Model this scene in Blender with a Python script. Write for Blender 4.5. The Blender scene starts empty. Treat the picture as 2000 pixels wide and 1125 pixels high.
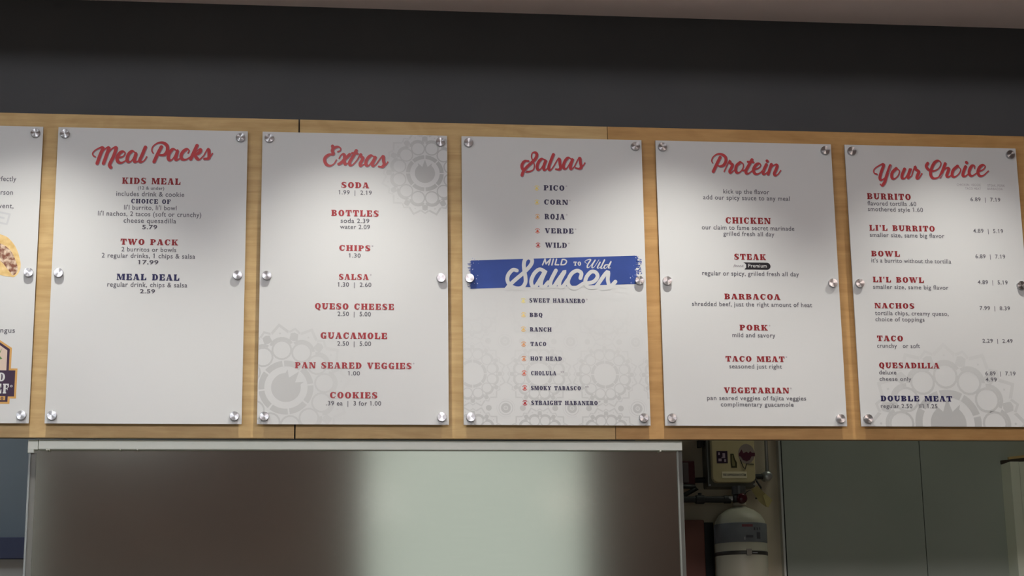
import bpy, math, random
from mathutils import Vector, Matrix
random.seed(7)
S = bpy.context.scene
COL = S.collection

# ---------------------------------------------------------------- camera, world, exposure
cam_data = bpy.data.cameras.new('camera')
cam = bpy.data.objects.new('camera', cam_data)
COL.objects.link(cam)
yaw, pit, rol = -0.117348, 0.231567, -0.014483
Rz = Matrix.Rotation(yaw, 3, 'Z'); Rx = Matrix.Rotation(pit, 3, 'X'); Ry = Matrix.Rotation(-rol, 3, 'Y')
M3 = Rz @ Rx @ Ry
r_, f_, u_ = M3.col[0], M3.col[1], M3.col[2]
cam.matrix_world = Matrix(((r_[0], u_[0], -f_[0], -0.46589), (r_[1], u_[1], -f_[1], -5.24619),
                           (r_[2], u_[2], -f_[2], 1.5466), (0, 0, 0, 1)))
cam_data.sensor_width = 36.0
cam_data.lens = 3436.99 / 2000 * 36.0
S.camera = cam

S.view_settings.view_transform = 'Standard'
S.view_settings.look = 'None'
S.view_settings.gamma = 1.0
S.view_settings.use_curve_mapping = False
S.view_settings.exposure = 0.0

world = bpy.data.worlds.new('daylight')
S.world = world
world.use_nodes = True
world.node_tree.nodes['Background'].inputs['Color'].default_value = (0.82, 0.92, 0.88, 1)
world.node_tree.nodes['Background'].inputs['Strength'].default_value = 1.15

def spot(name, x, y, z, power, colour, half_angle, blend, parent=None):
    d = bpy.data.lights.new(name, 'SPOT')
    d.energy = power; d.color = colour; d.spot_size = math.radians(2 * half_angle)
    d.spot_blend = blend; d.shadow_soft_size = 0.018
    o = bpy.data.objects.new(name, d); COL.objects.link(o)
    o.location = (x, y, z)
    return o

LAMP_X = (-2.25, -1.29, -0.33, 0.63, 1.57, 2.5)
LAMP_Y, LAMP_Z = -0.45, 3.69
LAMP_W = 72.0
LAMP_C = (1.0, 0.985, 0.92)
for lx in LAMP_X:
    spot('downlight_beam', lx, LAMP_Y, LAMP_Z, LAMP_W * (0.8 if lx > 1.5 else 1), LAMP_C, 44.5, 0.85)
# opal globes added for even ambient light (x, y, colour, strength): fixtures built further down
GLOBES = [(-3.3, -4.3, (0.85, 0.93, 1.0), 68.0), (-1.5, -4.3, (0.88, 0.93, 1.0), 68.0), (0.3, -4.3, (0.97, 0.93, 0.98), 58.0), (2.1, -4.3, (1.0, 0.84, 0.76), 37.0)]
GLOBE_R, GLOBE_Z = 0.17, 3.50
def portal(x, y, z, sx, sz, rot):
    d = bpy.data.lights.new('window_portal', 'AREA'); d.shape = 'RECTANGLE'; d.size = sx; d.size_y = sz
    d.cycles.is_portal = True
    o = bpy.data.objects.new('window_portal', d); COL.objects.link(o); o.location = (x, y, z); o.rotation_euler = rot
portal(0.835, -8.31, 2.09, 1.9, 3.2, (math.radians(90), 0, 0))
portal(-5.12, -5.6, 1.75, 2.2, 2.6, (math.radians(90), 0, math.radians(-90)))
portal(-2.7, -8.31, 1.25, 4.2, 1.7, (math.radians(90), 0, 0))

KIT_L, KIT_R = 10.0, 4.8  # strengths of the two added kitchen fill panels

# ---------------------------------------------------------------- materials
def srgb(r, g, b):
    def f(c):
        c /= 255.0
        return c / 12.92 if c <= 0.04045 else ((c + 0.055) / 1.055) ** 2.4
    return (f(r), f(g), f(b), 1)

def mat(name, col, rough=0.6, metal=0.0, spec=0.3, emit=None, es=0.0):
    m = bpy.data.materials.new(name); m.use_nodes = True
    b = m.node_tree.nodes['Principled BSDF']
    b.inputs['Base Color'].default_value = col if len(col) == 4 else (*col, 1)
    b.inputs['Roughness'].default_value = rough
    b.inputs['Metallic'].default_value = metal
    b.inputs['Specular IOR Level'].default_value = spec
    if emit:
        b.inputs['Emission Color'].default_value = (*emit, 1)
        b.inputs['Emission Strength'].default_value = es
    return m

def noise_mat(name, c1, c2, scale=(1, 1, 1), nscale=5.0, detail=4, rough=0.6, metal=0.0, spec=0.3, bump=0.0, lo=0.35, hi=0.65):
    m = mat(name, c1, rough, metal, spec)
    nt = m.node_tree; N = nt.nodes; Lk = nt.links; b = N['Principled BSDF']
    tc = N.new('ShaderNodeTexCoord'); mp = N.new('ShaderNodeMapping'); nz = N.new('ShaderNodeTexNoise'); cr = N.new('ShaderNodeValToRGB')
    mp.inputs['Scale'].default_value = scale
    nz.inputs['Scale'].default_value = nscale; nz.inputs['Detail'].default_value = detail
    cr.color_ramp.elements[0].color = c1 if len(c1) == 4 else (*c1, 1); cr.color_ramp.elements[0].position = lo
    cr.color_ramp.elements[1].color = c2 if len(c2) == 4 else (*c2, 1); cr.color_ramp.elements[1].position = hi
    Lk.new(tc.outputs['Object'], mp.inputs['Vector']); Lk.new(mp.outputs['Vector'], nz.inputs['Vector'])
    Lk.new(nz.outputs['Fac'], cr.inputs['Fac']); Lk.new(cr.outputs['Color'], b.inputs['Base Color'])
    if bump:
        bp = N.new('ShaderNodeBump'); bp.inputs['Strength'].default_value = bump; bp.inputs['Distance'].default_value = 0.002
        Lk.new(nz.outputs['Fac'], bp.inputs['Height']); Lk.new(bp.outputs['Normal'], b.inputs['Normal'])
    return m

def birch_mat(name='birch', k=(1, 1, 1)):
    m = mat(name, (0.6, 0.4, 0.2), 0.45, 0, 0.3)
    nt = m.node_tree; N = nt.nodes; Lk = nt.links; b = N['Principled BSDF']
    tc = N.new('ShaderNodeTexCoord')
    def nz(scale, ns, det, dist=0.0):
        mp = N.new('ShaderNodeMapping'); mp.inputs['Scale'].default_value = scale
        n = N.new('ShaderNodeTexNoise'); n.inputs['Scale'].default_value = ns; n.inputs['Detail'].default_value = det
        n.inputs['Distortion'].default_value = dist
        Lk.new(tc.outputs['Object'], mp.inputs['Vector']); Lk.new(mp.outputs['Vector'], n.inputs['Vector'])
        return n
    a = nz((1.2, 1, 14), 2.2, 5, 1.2); g = nz((6, 1, 160), 3.0, 3); c = nz((1, 1, 1.4), 5.0, 3, 2.5)
    r1 = N.new('ShaderNodeValToRGB')
    r1.color_ramp.elements[0].position = 0.3; r1.color_ramp.elements[0].color = (0.49*k[0], 0.320*k[1], 0.132*k[2], 1)
    r1.color_ramp.elements[1].position = 0.72; r1.color_ramp.elements[1].color = (0.63*k[0], 0.440*k[1], 0.205*k[2], 1)
    Lk.new(a.outputs['Fac'], r1.inputs['Fac'])
    mx = N.new('ShaderNodeMix'); mx.data_type = 'RGBA'; mx.blend_type = 'MULTIPLY'; mx.inputs[0].default_value = 0.18
    r2 = N.new('ShaderNodeValToRGB')
    r2.color_ramp.elements[0].position = 0.35; r2.color_ramp.elements[0].color = (0.72, 0.66, 0.58, 1)
    r2.color_ramp.elements[1].position = 0.6; r2.color_ramp.elements[1].color = (1, 1, 1, 1)
    Lk.new(g.outputs['Fac'], r2.inputs['Fac'])
    Lk.new(r1.outputs['Color'], mx.inputs[6]); Lk.new(r2.outputs['Color'], mx.inputs[7])
    mx2 = N.new('ShaderNodeMix'); mx2.data_type = 'RGBA'; mx2.blend_type = 'MULTIPLY'; mx2.inputs[0].default_value = 0.5
    r3 = N.new('ShaderNodeValToRGB')
    r3.color_ramp.elements[0].position = 0.38; r3.color_ramp.elements[0].color = (0.84, 0.80, 0.74, 1)
    r3.color_ramp.elements[1].position = 0.6; r3.color_ramp.elements[1].color = (1, 1, 1, 1)
    Lk.new(c.outputs['Fac'], r3.inputs['Fac'])
    Lk.new(mx.outputs[2], mx2.inputs[6]); Lk.new(r3.outputs['Color'], mx2.inputs[7])
    Lk.new(mx2.outputs[2], b.inputs['Base Color'])
    return m

def spun_mat():
    m = mat('spun_aluminium', (0.44, 0.435, 0.445), 0.28, 1.0)
    nt = m.node_tree; b = nt.nodes['Principled BSDF']
    b.inputs['Anisotropic'].default_value = 0.9
    b.inputs['Anisotropic Rotation'].default_value = 0.25
    t = nt.nodes.new('ShaderNodeTangent'); t.direction_type = 'RADIAL'; t.axis = 'Y'
    nt.links.new(t.outputs['Tangent'], b.inputs['Tangent'])
    return m

def tint_mat(name, attr='tint'):
    m = mat(name, (0.8, 0.8, 0.8), 0.5, 0, 0.3)
    nt = m.node_tree; a = nt.nodes.new('ShaderNodeAttribute'); a.attribute_name = attr
    nt.links.new(a.outputs['Color'], nt.nodes['Principled BSDF'].inputs['Base Color'])
    return m

WHITE = (0.605, 0.605, 0.600)
M = dict(
    board=mat('white_acrylic', WHITE, 0.42, 0, 0.35),
    edge=mat('board_edge', (0.42, 0.40, 0.43), 0.4),
    birch=birch_mat(), birch_orange=birch_mat('birch_orange', (0.90, 0.76, 0.64)),
    wall=noise_mat('dark_paint', (0.064, 0.065, 0.069), (0.071, 0.072, 0.075), nscale=3, rough=0.75, spec=0.2),
    ceiling=noise_mat('ceiling_paint', (0.86, 0.74, 0.70), (0.88, 0.77, 0.73), nscale=2, rough=0.9, spec=0.1),
    spun=spun_mat(),
    barrel=mat('standoff_metal', (0.55, 0.55, 0.57), 0.3, 1.0),
    title=mat('title_red', (0.47, 0.045, 0.052), 0.5),
    title_soft=mat('title_soft_red', (0.52, 0.09, 0.095), 0.5),
    title_shadow=mat('print_shadow', (0.27, 0.25, 0.27), 0.6),
    H=mat('heading_red', (0.24, 0.012, 0.017), 0.5),
    Hs=mat('heading_soft_red', (0.33, 0.035, 0.042), 0.5),
    N=mat('heading_navy', (0.012, 0.010, 0.070), 0.5),
    K=mat('ink_dark', (0.038, 0.032, 0.075), 0.5),
    D=mat('ink_grey', (0.105, 0.098, 0.118), 0.5),
    B=mat('ink_bold', (0.07, 0.06, 0.08), 0.5),
    faint=mat('ink_faint', (0.30, 0.27, 0.30), 0.5),
    blue=noise_mat('banner_blue', (0.020, 0.052, 0.235), (0.026, 0.066, 0.30), nscale=9, rough=0.5),
    white=mat('print_white', (0.605, 0.605, 0.60), 0.5),
    black=mat('print_black', (0.012, 0.010, 0.014), 0.45),
    tint=tint_mat('tinted_print'),
)
# ---------------------------------------------------------------- mesh helpers
def link(name, verts, faces, m, parent=None, smooth=False, loc=None, cols=None, bevel=0.0):
    me = bpy.data.meshes.new(name)
    me.from_pydata([tuple(v) for v in verts], [], faces)
    me.validate(); me.update()
    if m is not None:
        for mm in (m if isinstance(m, (list, tuple)) else [m]): me.materials.append(mm)
    if smooth:
        for p in me.polygons: p.use_smooth = True
    if cols:
        at = me.color_attributes.new('tint', 'FLOAT_COLOR', 'CORNER')
        for p, c in zip(me.polygons, cols):
            for li in p.loop_indices: at.data[li].color = (*c[:3], 1)
    o = bpy.data.objects.new(name, me); COL.objects.link(o)
    if loc: o.location = loc
    if parent: o.parent = parent
    if bevel:
        b = o.modifiers.new('bevel', 'BEVEL'); b.width = bevel; b.segments = 2; b.limit_method = 'ANGLE'
    return o

class MB:
    def __init__(s): s.v = []; s.f = []; s.c = []
    def add(s, vs, fs, col=None):
        n = len(s.v); s.v += [tuple(v) for v in vs]; s.f += [tuple(i + n for i in f) for f in fs]; s.c += [col] * len(fs)
    def box(s, x0, x1, y0, y1, z0, z1):
        s.add([(x0,y0,z0),(x1,y0,z0),(x1,y1,z0),(x0,y1,z0),(x0,y0,z1),(x1,y0,z1),(x1,y1,z1),(x0,y1,z1)],
              [(0,3,2,1),(4,5,6,7),(0,1,5,4),(1,2,6,5),(2,3,7,6),(3,0,4,7)]); return s
    def lathe(s, prof, n=24, axis='z', c=(0,0,0)):
        vs = []; fs = []
        for r, h in prof:
            for k in range(n):
                a = 2 * math.pi * k / n; p, q = r * math.cos(a), r * math.sin(a)
                vs.append({'z': (c[0]+p, c[1]+q, c[2]+h), 'y': (c[0]+p, c[1]+h, c[2]-q), 'x': (c[0]+h, c[1]+p, c[2]+q)}[axis])
        for i in range(len(prof) - 1):
            for k in range(n):
                a, b = i*n+k, i*n+(k+1) % n
                fs.append((a, b, b+n, a+n))
        fs.append(tuple(range(n-1, -1, -1))); m = (len(prof)-1)*n; fs.append(tuple(range(m, m+n)))
        s.add(vs, fs); return s
    def tube(s, pts, r, n=10):
        pts = [Vector(p) for p in pts]; vs = []; fs = []; up = Vector((0.13, 0.31, 0.94)).normalized()
        for i, p in enumerate(pts):
            t = (pts[min(i+1, len(pts)-1)] - pts[max(i-1, 0)]).normalized()
            a = t.cross(up).normalized(); b = t.cross(a)
            for k in range(n):
                w = 2*math.pi*k/n; vs.append(p + a*r*math.cos(w) + b*r*math.sin(w))
        for i in range(len(pts)-1):
            for k in range(n):
                a, b = i*n+k, i*n+(k+1) % n; fs.append((a, b, b+n, a+n))
        fs.append(tuple(range(n))[::-1]); m = (len(pts)-1)*n; fs.append(tuple(range(m, m+n)))
        s.add(vs, fs); return s
    def prism(s, poly, y0, y1):   # polygon in x,z extruded along y
        n = len(poly); vs = [(x, y0, z) for x, z in poly] + [(x, y1, z) for x, z in poly]
        fs = [tuple(range(n)), tuple(range(2*n-1, n-1, -1))] + [(i, i+n, (i+1) % n + n, (i+1) % n) for i in range(n)]
        s.add(vs, fs); return s
    def build(s, name, m, parent=None, smooth=False, loc=None, bevel=0.0):
        return link(name, s.v, s.f, m, parent, smooth, loc, s.c if (s.c and s.c[0]) else None, bevel)

def thing(name, label, cat, loc=(0, 0, 0), group=None):
    o = bpy.data.objects.new(name, None); COL.objects.link(o); o.location = loc
    o.empty_display_size = 0.05
    return tag(o, label, cat, group)
def tag(o, label, cat, group=None, kind=None):
    o['label'] = label; o['category'] = cat
    if group: o['group'] = group
    if kind: o['kind'] = kind
    return o
def struct(o): o['kind'] = 'structure'; return o
def box(name, m, x0, x1, y0, y1, z0, z1, parent=None, bevel=0.0):
    return MB().box(x0, x1, y0, y1, z0, z1).build(name, m, parent, bevel=bevel)
def smooth_by_angle(o, deg=40):
    for p in o.data.polygons: p.use_smooth = True
    try:
        o.data.set_sharp_from_angle(angle=math.radians(deg))
    except Exception:
        pass
    return o

# ---------------------------------------------------------------- the setting
CZ = 3.712
struct(box('floor', noise_mat('floor_tile', (0.17, 0.15, 0.135), (0.20, 0.18, 0.16), nscale=4, rough=0.5), -5, 5, -8.3, 3.0, -0.1, 0))
struct(box('ceiling', M['ceiling'], -5, 5, -8.3, 3.0, CZ, CZ + 0.1))
warm_wall = noise_mat('brown_wall_paint', (0.15, 0.105, 0.090), (0.17, 0.12, 0.10), nscale=2, rough=0.8)
struct(MB().box(-5.1, -5, -8.3, -6.7, 0, CZ).box(-5.1, -5, -4.5, 3.0, 0, CZ).box(-5.1, -5, -6.7, -4.5, 0, 0.45).box(-5.1, -5, -6.7, -4.5, 3.05, CZ).build('wall_left', warm_wall))
struct(box('wall_right', warm_wall, 5, 5.1, -8.3, 3.0, 0, CZ))
# rear wall of the dining room, with the shop window
wr = MB()
wr.box(-5, -4.8, -8.3, -8.2, 0, CZ).box(-0.6, -0.05, -8.3, -8.2, 0, CZ).box(-4.8, -0.6, -8.3, -8.2, 0, 0.4).box(-4.8, -3.4, -8.3, -8.2, 2.1, CZ).box(-2.5, -0.6, -8.3, -8.2, 2.1, CZ).box(-3.4, -2.5, -8.3, -8.2, 2.1, 2.35).box(-3.4, -2.5, -8.3, -8.2, 3.5, CZ).box(1.72, 5, -8.3, -8.2, 0, CZ).box(-0.05, 1.72, -8.3, -8.2, 0, 0.5).box(-0.05, 1.72, -8.3, -8.2, 3.69, CZ)
struct(wr.build('wall_rear', warm_wall))
w1 = struct(bpy.data.objects.new('window_1', None)); COL.objects.link(w1); w1.location = (0.835, -8.25, 0.5)
wf = MB(); wf.box(-.885, -.835, -.04, .04, 0, 3.19).box(.835, .885, -.04, .04, 0, 3.19).box(-.835, .835, -.04, .04, 0, .05).box(-.835, .835, -.04, .04, 3.15, 3.19)
wf.build('window_frame', mat('window_frame', (0.3, 0.3, 0.3), 0.4, 0.8), w1)
glass = bpy.data.materials.new('window_glass'); glass.use_nodes = True
gn = glass.node_tree; gn.nodes.clear(); go = gn.nodes.new('ShaderNodeOutputMaterial')
g1 = gn.nodes.new('ShaderNodeBsdfTransparent'); g2 = gn.nodes.new('ShaderNodeBsdfGlossy'); gm = gn.nodes.new('ShaderNodeMixShader'); g2.inputs['Roughness'].default_value = 0.02
gm.inputs[0].default_value = 0.01; gn.links.new(g1.outputs[0], gm.inputs[1]); gn.links.new(g2.outputs[0], gm.inputs[2]); gn.links.new(gm.outputs[0], go.inputs[0])
MB().box(-.835, .835, -.004, .004, .05, 3.15).build('pane', glass, w1)
fm = bpy.data.materials['window_frame']
w2 = struct(bpy.data.objects.new('fill_window_low', None)); COL.objects.link(w2); w2.location = (-2.7, -8.25, 0.4)  # unseen low window, added for level ambient daylight
wf = MB(); wf.box(-2.1, 2.1, -.04, .04, 0, .05).box(-2.1, 2.1, -.04, .04, 1.65, 1.70)
for x in (-2.1, -0.72, 0.68, 2.06): wf.box(x, x+.04, -.04, .04, .05, 1.65)
wf.build('window_frame', fm, w2)
for x in (-2.06, -0.68, 0.72): MB().box(x, x+1.34, -.004, .004, .05, 1.65).build('pane', glass, w2)
w3 = struct(bpy.data.objects.new('fill_window_side', None)); COL.objects.link(w3); w3.location = (-5.05, -5.6, 0.45)  # unseen side window, added for cool ambient daylight from the left
wf = MB(); wf.box(-.04, .04, -1.1, 1.1, 0, .05).box(-.04, .04, -1.1, 1.1, 2.55, 2.60)
for y in (-1.1, -0.02, 1.06): wf.box(-.04, .04, y, y+.04, .05, 2.55)
wf.build('window_frame', fm, w3)
for y, y2 in ((-1.06, -0.02), (0.02, 1.06)): MB().box(-.004, .004, y, y2, .05, 2.55).build('pane', glass, w3)
w4 = struct(bpy.data.objects.new('reflection_window', None)); COL.objects.link(w4); w4.location = (-2.95, -8.25, 2.35)  # unseen transom, added to give the hood a dim reflected patch
wf = MB(); wf.box(-.45, .45, -.04, .04, 0, .04).box(-.45, .45, -.04, .04, 1.11, 1.15).box(-.45, -.41, -.04, .04, .04, 1.11).box(.41, .45, -.04, .04, .04, 1.11)
wf.build('window_frame', fm, w4)
for k in range(14): MB().box(-.41, .41, 0, .01, .06+.075*k, .06+.075*k+.045).build('dimming_slat', warm_wall, w4)  # slats added to dim that reflected patch
struct(box('shade_beam', M['ceiling'], -5, 5, -0.90, -0.80, CZ - 0.205, CZ))                       # unseen beam added to shade the top of the menu wall
# bulkhead that carries the menu
bulk = MB().box(-5, 5, 0.036, 0.10, 2.335, CZ)
struct(bulk.build('wall_back', M['wall']))
#struct(box('trim_3', mat('bulkhead_back_paint', (0.62, 0.66, 0.58), 0.7), -5, 5, 0.10, 0.108, 2.34, CZ))
# kitchen shell
kw = noise_mat('kitchen_wall_paint', (0.30, 0.335, 0.36), (0.33, 0.365, 0.39), nscale=2.5, rough=0.7)
struct(box('wall_kitchen', kw, -5, 0.75, 2.4, 2.5, 0, CZ))
beige = noise_mat('beige_wall', (0.50, 0.43, 0.31), (0.60, 0.52, 0.39), nscale=3.5, rough=0.6)
struct(box('wall_service', beige, 0.75, 1.300, 1.205, 1.36, 0, CZ))
struct(box('wall_side', kw, 0.72, 0.75, 1.205, 2.4, 0, CZ))
frp = noise_mat('grey_green_panel', (0.27, 0.29, 0.25), (0.31, 0.325, 0.285), nscale=1.6, rough=0.45)
wp = struct(bpy.data.objects.new('wall_panelled', None)); COL.objects.link(wp); wp.location = (1.302, 1.18, 0)
box('backing', mat('seam_dark', (0.1, 0.1, 0.09)), 0, 3.6, 0.012, 0.14, 0, CZ, wp)
for i, (a, b) in enumerate(((0.0, 0.5375), (0.5405, 1.7), (1.703, 3.6))):
    box('panel', frp, a, b, 0, 0.012, 0, CZ, wp)
cs = MB().box(-0.012, -0.004, -0.008, 0.0, 0, CZ).box(-0.012, -0.009, 0.0, 0.025, 0, CZ)
cs.build('corner_strip', mat('corner_strip_steel', (0.62, 0.63, 0.60), 0.3, 0.6), wp)
box('strip_gap', mat('dark_gap', (0.01, 0.01, 0.01)), -0.004, 0.002, -0.0035, 0.012, 0, CZ, wp)

# ---------------------------------------------------------------- birch panels
def panel(x0, x1, label, m='birch'):
    o = box('wood_panel', M[m], x0, x1, 0.018, 0.0355, 2.3265, 3.3285, bevel=0.0008)
    tag(o, label, 'panel', 'birch backing panels along the bulkhead')
panel(-3.0, -0.508, 'pale birch plywood panel behind the Meal Packs board, left of the wide dark joint')
panel(-0.504, 0.4665, 'birch plywood panel between the two vertical joints, behind the Salsas board')
panel(0.468, 1.849, 'orange-toned birch plywood end panel behind the Protein and Your Choice boards', 'birch_orange')

# ---------------------------------------------------------------- printing helpers (board millimetres, u right, v down from the top left corner)
def clip(poly, x0, x1, y0, y1):
    for ax, lim, sg in ((0, x0, 1), (0, x1, -1), (1, y0, 1), (1, y1, -1)):
        out = []
        for i in range(len(poly)):
            p, q_ = poly[i], poly[(i+1) % len(poly)]
            pi, qi = sg*(p[ax]-lim) >= 0, sg*(q_[ax]-lim) >= 0
            if pi: out.append(p)
            if pi != qi:
                t = (lim-p[ax])/(q_[ax]-p[ax]); out.append((p[0]+t*(q_[0]-p[0]), p[1]+t*(q_[1]-p[1])))
        poly = out
        if len(poly) < 3: return None
    return poly

BW, BH, PITCH = 0.5729, 0.9144, 0.61824
class Print:
    """flat print: convex polygons in board millimetres"""
    def __init__(s, lay=0.5): s.mb = MB(); s.y = -lay/1000
    def poly(s, pts, col=None, lim=(0.5, 572.4, 0.5, 913.9)):
        pts = clip(list(pts), *lim) if lim else list(pts)
        if not pts: return
        a = sum(pts[i][0]*pts[(i+1) % len(pts)][1]-pts[(i+1) % len(pts)][0]*pts[i][1] for i in range(len(pts)))
        if abs(a) < 1e-4: return
        if a > 0: pts = pts[::-1]
        s.k = getattr(s, 'k', 0) + 1; y = s.y - (s.k % 9)*getattr(s, 'st', 4e-6)
        s.mb.add([(u/1000, y, -v/1000) for u, v in pts], [tuple(range(len(pts)))], col)
    def disc(s, u, v, r, n=20, col=None, ry=None):
        s.poly([(u+r*math.cos(2*math.pi*k/n), v+(ry or r)*math.sin(2*math.pi*k/n)) for k in range(n)], col)
    def arc(s, u, v, r0, r1, a0, a1, n=12, col=None):
        for k in range(n):
            b0, b1 = math.radians(a0+(a1-a0)*k/n), math.radians(a0+(a1-a0)*(k+1)/n)
            s.poly([(u+r0*math.cos(b0), v-r0*math.sin(b0)), (u+r1*math.cos(b0), v-r1*math.sin(b0)),
                    (u+r1*math.cos(b1), v-r1*math.sin(b1)), (u+r0*math.cos(b1), v-r0*math.sin(b1))], col)
    def stroke(s, pts, w, pen=True, du=0, dv=0, lim=(0.5, 572.4, 0.5, 913.9), taper=True):
        P = [Vector(p) for p in pts]
        if len(P) > 2:
            Q = []
            E = [2*P[0]-P[1]] + P + [2*P[-1]-P[-2]]
            for i in range(1, len(E)-2):
                for k in range(5):
                    t = k/5; a, b, c, d = E[i-1], E[i], E[i+1], E[i+2]
                    Q.append(0.5*((2*b)+(c-a)*t+(2*a-5*b+4*c-d)*t*t+(3*b-a-3*c+d)*t**3))
            Q.append(P[-1])
        else: Q = P
        W = []
        for i in range(len(Q)):
            t = Q[min(i+1, len(Q)-1)]-Q[max(i-1, 0)]
            t = t.normalized() if t.length > 1e-6 else Vector((1, 0))
            k = (0.70+0.30*max(-1, min(1, t.y*1.6))) if pen else 1.0
            W.append((t, w*k/2))
        W = [(W[i][0], (W[max(i-1, 0)][1]+W[i][1]+W[min(i+1, len(W)-1)][1])/3) for i in range(len(W))]
        s.n = getattr(s, 'n', 0) + 1; y = s.y - 0.00003*s.n
        L, Rr = [], []
        t, r = W[0]
        for k in range(1, 5):                                   # round start
            a = math.pi*k/5; d = -t*math.sin(a); n = Vector((-t.y, t.x))
        for (p, (t, r)) in zip(Q, W):
            n = Vector((-t.y, t.x)); L.append(p+n*r); Rr.append(p-n*r)
        def cap(p, t, r, sg):
            n = Vector((-t.y, t.x)); return [p + n*r*math.cos(math.pi*k/6) + t*(sg*r*math.sin(math.pi*k/6)) for k in range(1, 6)]
        vs = [(v.x+du, v.y+dv) for v in L+Rr]; m = len(L)
        fs = [(i, i+1, m+i+1, m+i) for i in range(m-1)]
        c0 = cap(Q[0], W[0][0], W[0][1], -1); c1 = cap(Q[-1], W[-1][0], W[-1][1], 1)
        k0 = len(vs); vs += [(v.x+du, v.y+dv) for v in c0]; fs.append(tuple([0, m] + list(range(k0+4, k0-1, -1))))
        k1 = len(vs); vs += [(v.x+du, v.y+dv) for v in c1]; fs.append(tuple([2*m-1, m-1] + list(range(k1, k1+5))))
        idx = list(range(m))*2 + [0]*5 + [m-1]*5
        s.mb.add([(u/1000, y-6e-6*i, -v/1000) for (u, v), i in zip(vs, idx)], fs)
    def build(s, name, m, parent):
        return s.mb.build(name, m, parent)

# ---- slab-serif capitals (cap height 1, y up) made of convex pieces
def G_arc(cx, cy, RX, RY, rx, ry, a0, a1, n=10):
    o = []
    for k in range(n):
        b0, b1 = math.radians(a0+(a1-a0)*k/n), math.radians(a0+(a1-a0)*(k+1)/n)
        o.append([(cx+rx*math.cos(b0), cy+ry*math.sin(b0)), (cx+RX*math.cos(b0), cy+RY*math.sin(b0)),
                  (cx+RX*math.cos(b1), cy+RY*math.sin(b1)), (cx+rx*math.cos(b1), cy+ry*math.sin(b1))])
    return o
def R_(x0, y0, x1, y1): return [(x0, y0), (x1, y0), (x1, y1), (x0, y1)]
def stem(x, w=0.34, s=0.07): return [R_(x, 0, x+w, 1), R_(x-s, 0, x+w+s, 0.14), R_(x-s, 0.86, x+w+s, 1)]
GL = {}
GL['I'] = (0.5, stem(0.08))
GL['L'] = (0.9, stem(0.08) + [R_(0.08, 0, 0.88, 0.13), [(0.6, 0.1), (0.88, 0.1), (0.88, 0.45), (0.8, 0.45)]])
GL['T'] = (0.98, [R_(0.32, 0, 0.66, 1), R_(0.22, 0, 0.76, 0.14), R_(0.02, 0.87, 0.96, 1), [(0.02, 0.55), (0.1, 0.55), (0.26, 0.9), (0.02, 0.9)], [(0.88, 0.55), (0.96, 0.55), (0.96, 0.9), (0.72, 0.9)]])
e_top = [R_(0.08, 0.87, 0.84, 1), [(0.76, 0.6), (0.84, 0.6), (0.84, 0.9), (0.58, 0.9)], R_(0.38, 0.45, 0.66, 0.55), R_(0.6, 0.35, 0.68, 0.65)]
GL['E'] = (0.92, stem(0.08) + e_top + [R_(0.08, 0, 0.88, 0.13), [(0.6, 0.1), (0.88, 0.1), (0.88, 0.42), (0.8, 0.42)]])
GL['F'] = (0.86, stem(0.08) + e_top)
GL['O'] = (0.98, G_arc(0.49, 0.5, 0.47, 0.52, 0.13, 0.36, 0, 360, 20))
GL['Q'] = (0.98, G_arc(0.49, 0.5, 0.47, 0.52, 0.13, 0.36, 0, 360, 20) + [[(0.45, 0.1), (0.6, -0.18), (0.92, -0.18), (0.6, 0.2)]])
GL['C'] = (0.94, G_arc(0.49, 0.5, 0.47, 0.52, 0.13, 0.38, 50, 310, 16) + [R_(0.78, 0.62, 0.87, 1), [(0.62, 0.9), (0.8, 0.66), (0.87, 0.9)], [(0.6, 0.1), (0.88, 0.3), (0.88, 0.38), (0.8, 0.38)]])
GL['G'] = (1.0, G_arc(0.49, 0.5, 0.47, 0.52, 0.13, 0.38, 50, 320, 16) + [R_(0.78, 0.64, 0.87, 1), [(0.62, 0.9), (0.8, 0.68), (0.87, 0.9)], R_(0.6, 0.0, 0.9, 0.42), R_(0.5, 0.36, 0.97, 0.48)])
GL['D'] = (0.98, stem(0.08) + G_arc(0.45, 0.5, 0.5, 0.5, 0.17, 0.37, -90, 90, 12) + [R_(0.1, 0, 0.46, 0.13), R_(0.1, 0.87, 0.46, 1)])
GL['P'] = (0.90, stem(0.08) + G_arc(0.45, 0.7, 0.42, 0.30, 0.14, 0.17, -90, 90, 10) + [R_(0.1, 0.4, 0.46, 0.53), R_(0.1, 0.87, 0.46, 1)])
GL['R'] = (1.0, stem(0.08) + G_arc(0.45, 0.72, 0.42, 0.28, 0.12, 0.16, -90, 90, 10) + [R_(0.1, 0.44, 0.46, 0.56), R_(0.1, 0.87, 0.46, 1), [(0.5, 0.5), (0.78, 0.5), (0.92, 0), (0.62, 0)], R_(0.62, 0, 1.0, 0.13)])
GL['B'] = (0.95, stem(0.08) + G_arc(0.45, 0.74, 0.40, 0.26, 0.12, 0.14, -90, 90, 10) + G_arc(0.45, 0.27, 0.46, 0.27, 0.14, 0.14, -90, 90, 10) + [R_(0.1, 0, 0.46, 0.13), R_(0.1, 0.46, 0.46, 0.58), R_(0.1, 0.87, 0.46, 1)])
GL['A'] = (1.02, [[(0.06, 0), (0.2, 0), (0.44, 0.86), (0.34, 1)], [(0.34, 1), (0.66, 1), (0.96, 0), (0.58, 0)], R_(0.28, 0.87, 0.6, 1), R_(0, 0, 0.3, 0.12), R_(0.52, 0, 1.02, 0.12), R_(0.2, 0.26, 0.62, 0.33)])
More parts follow.
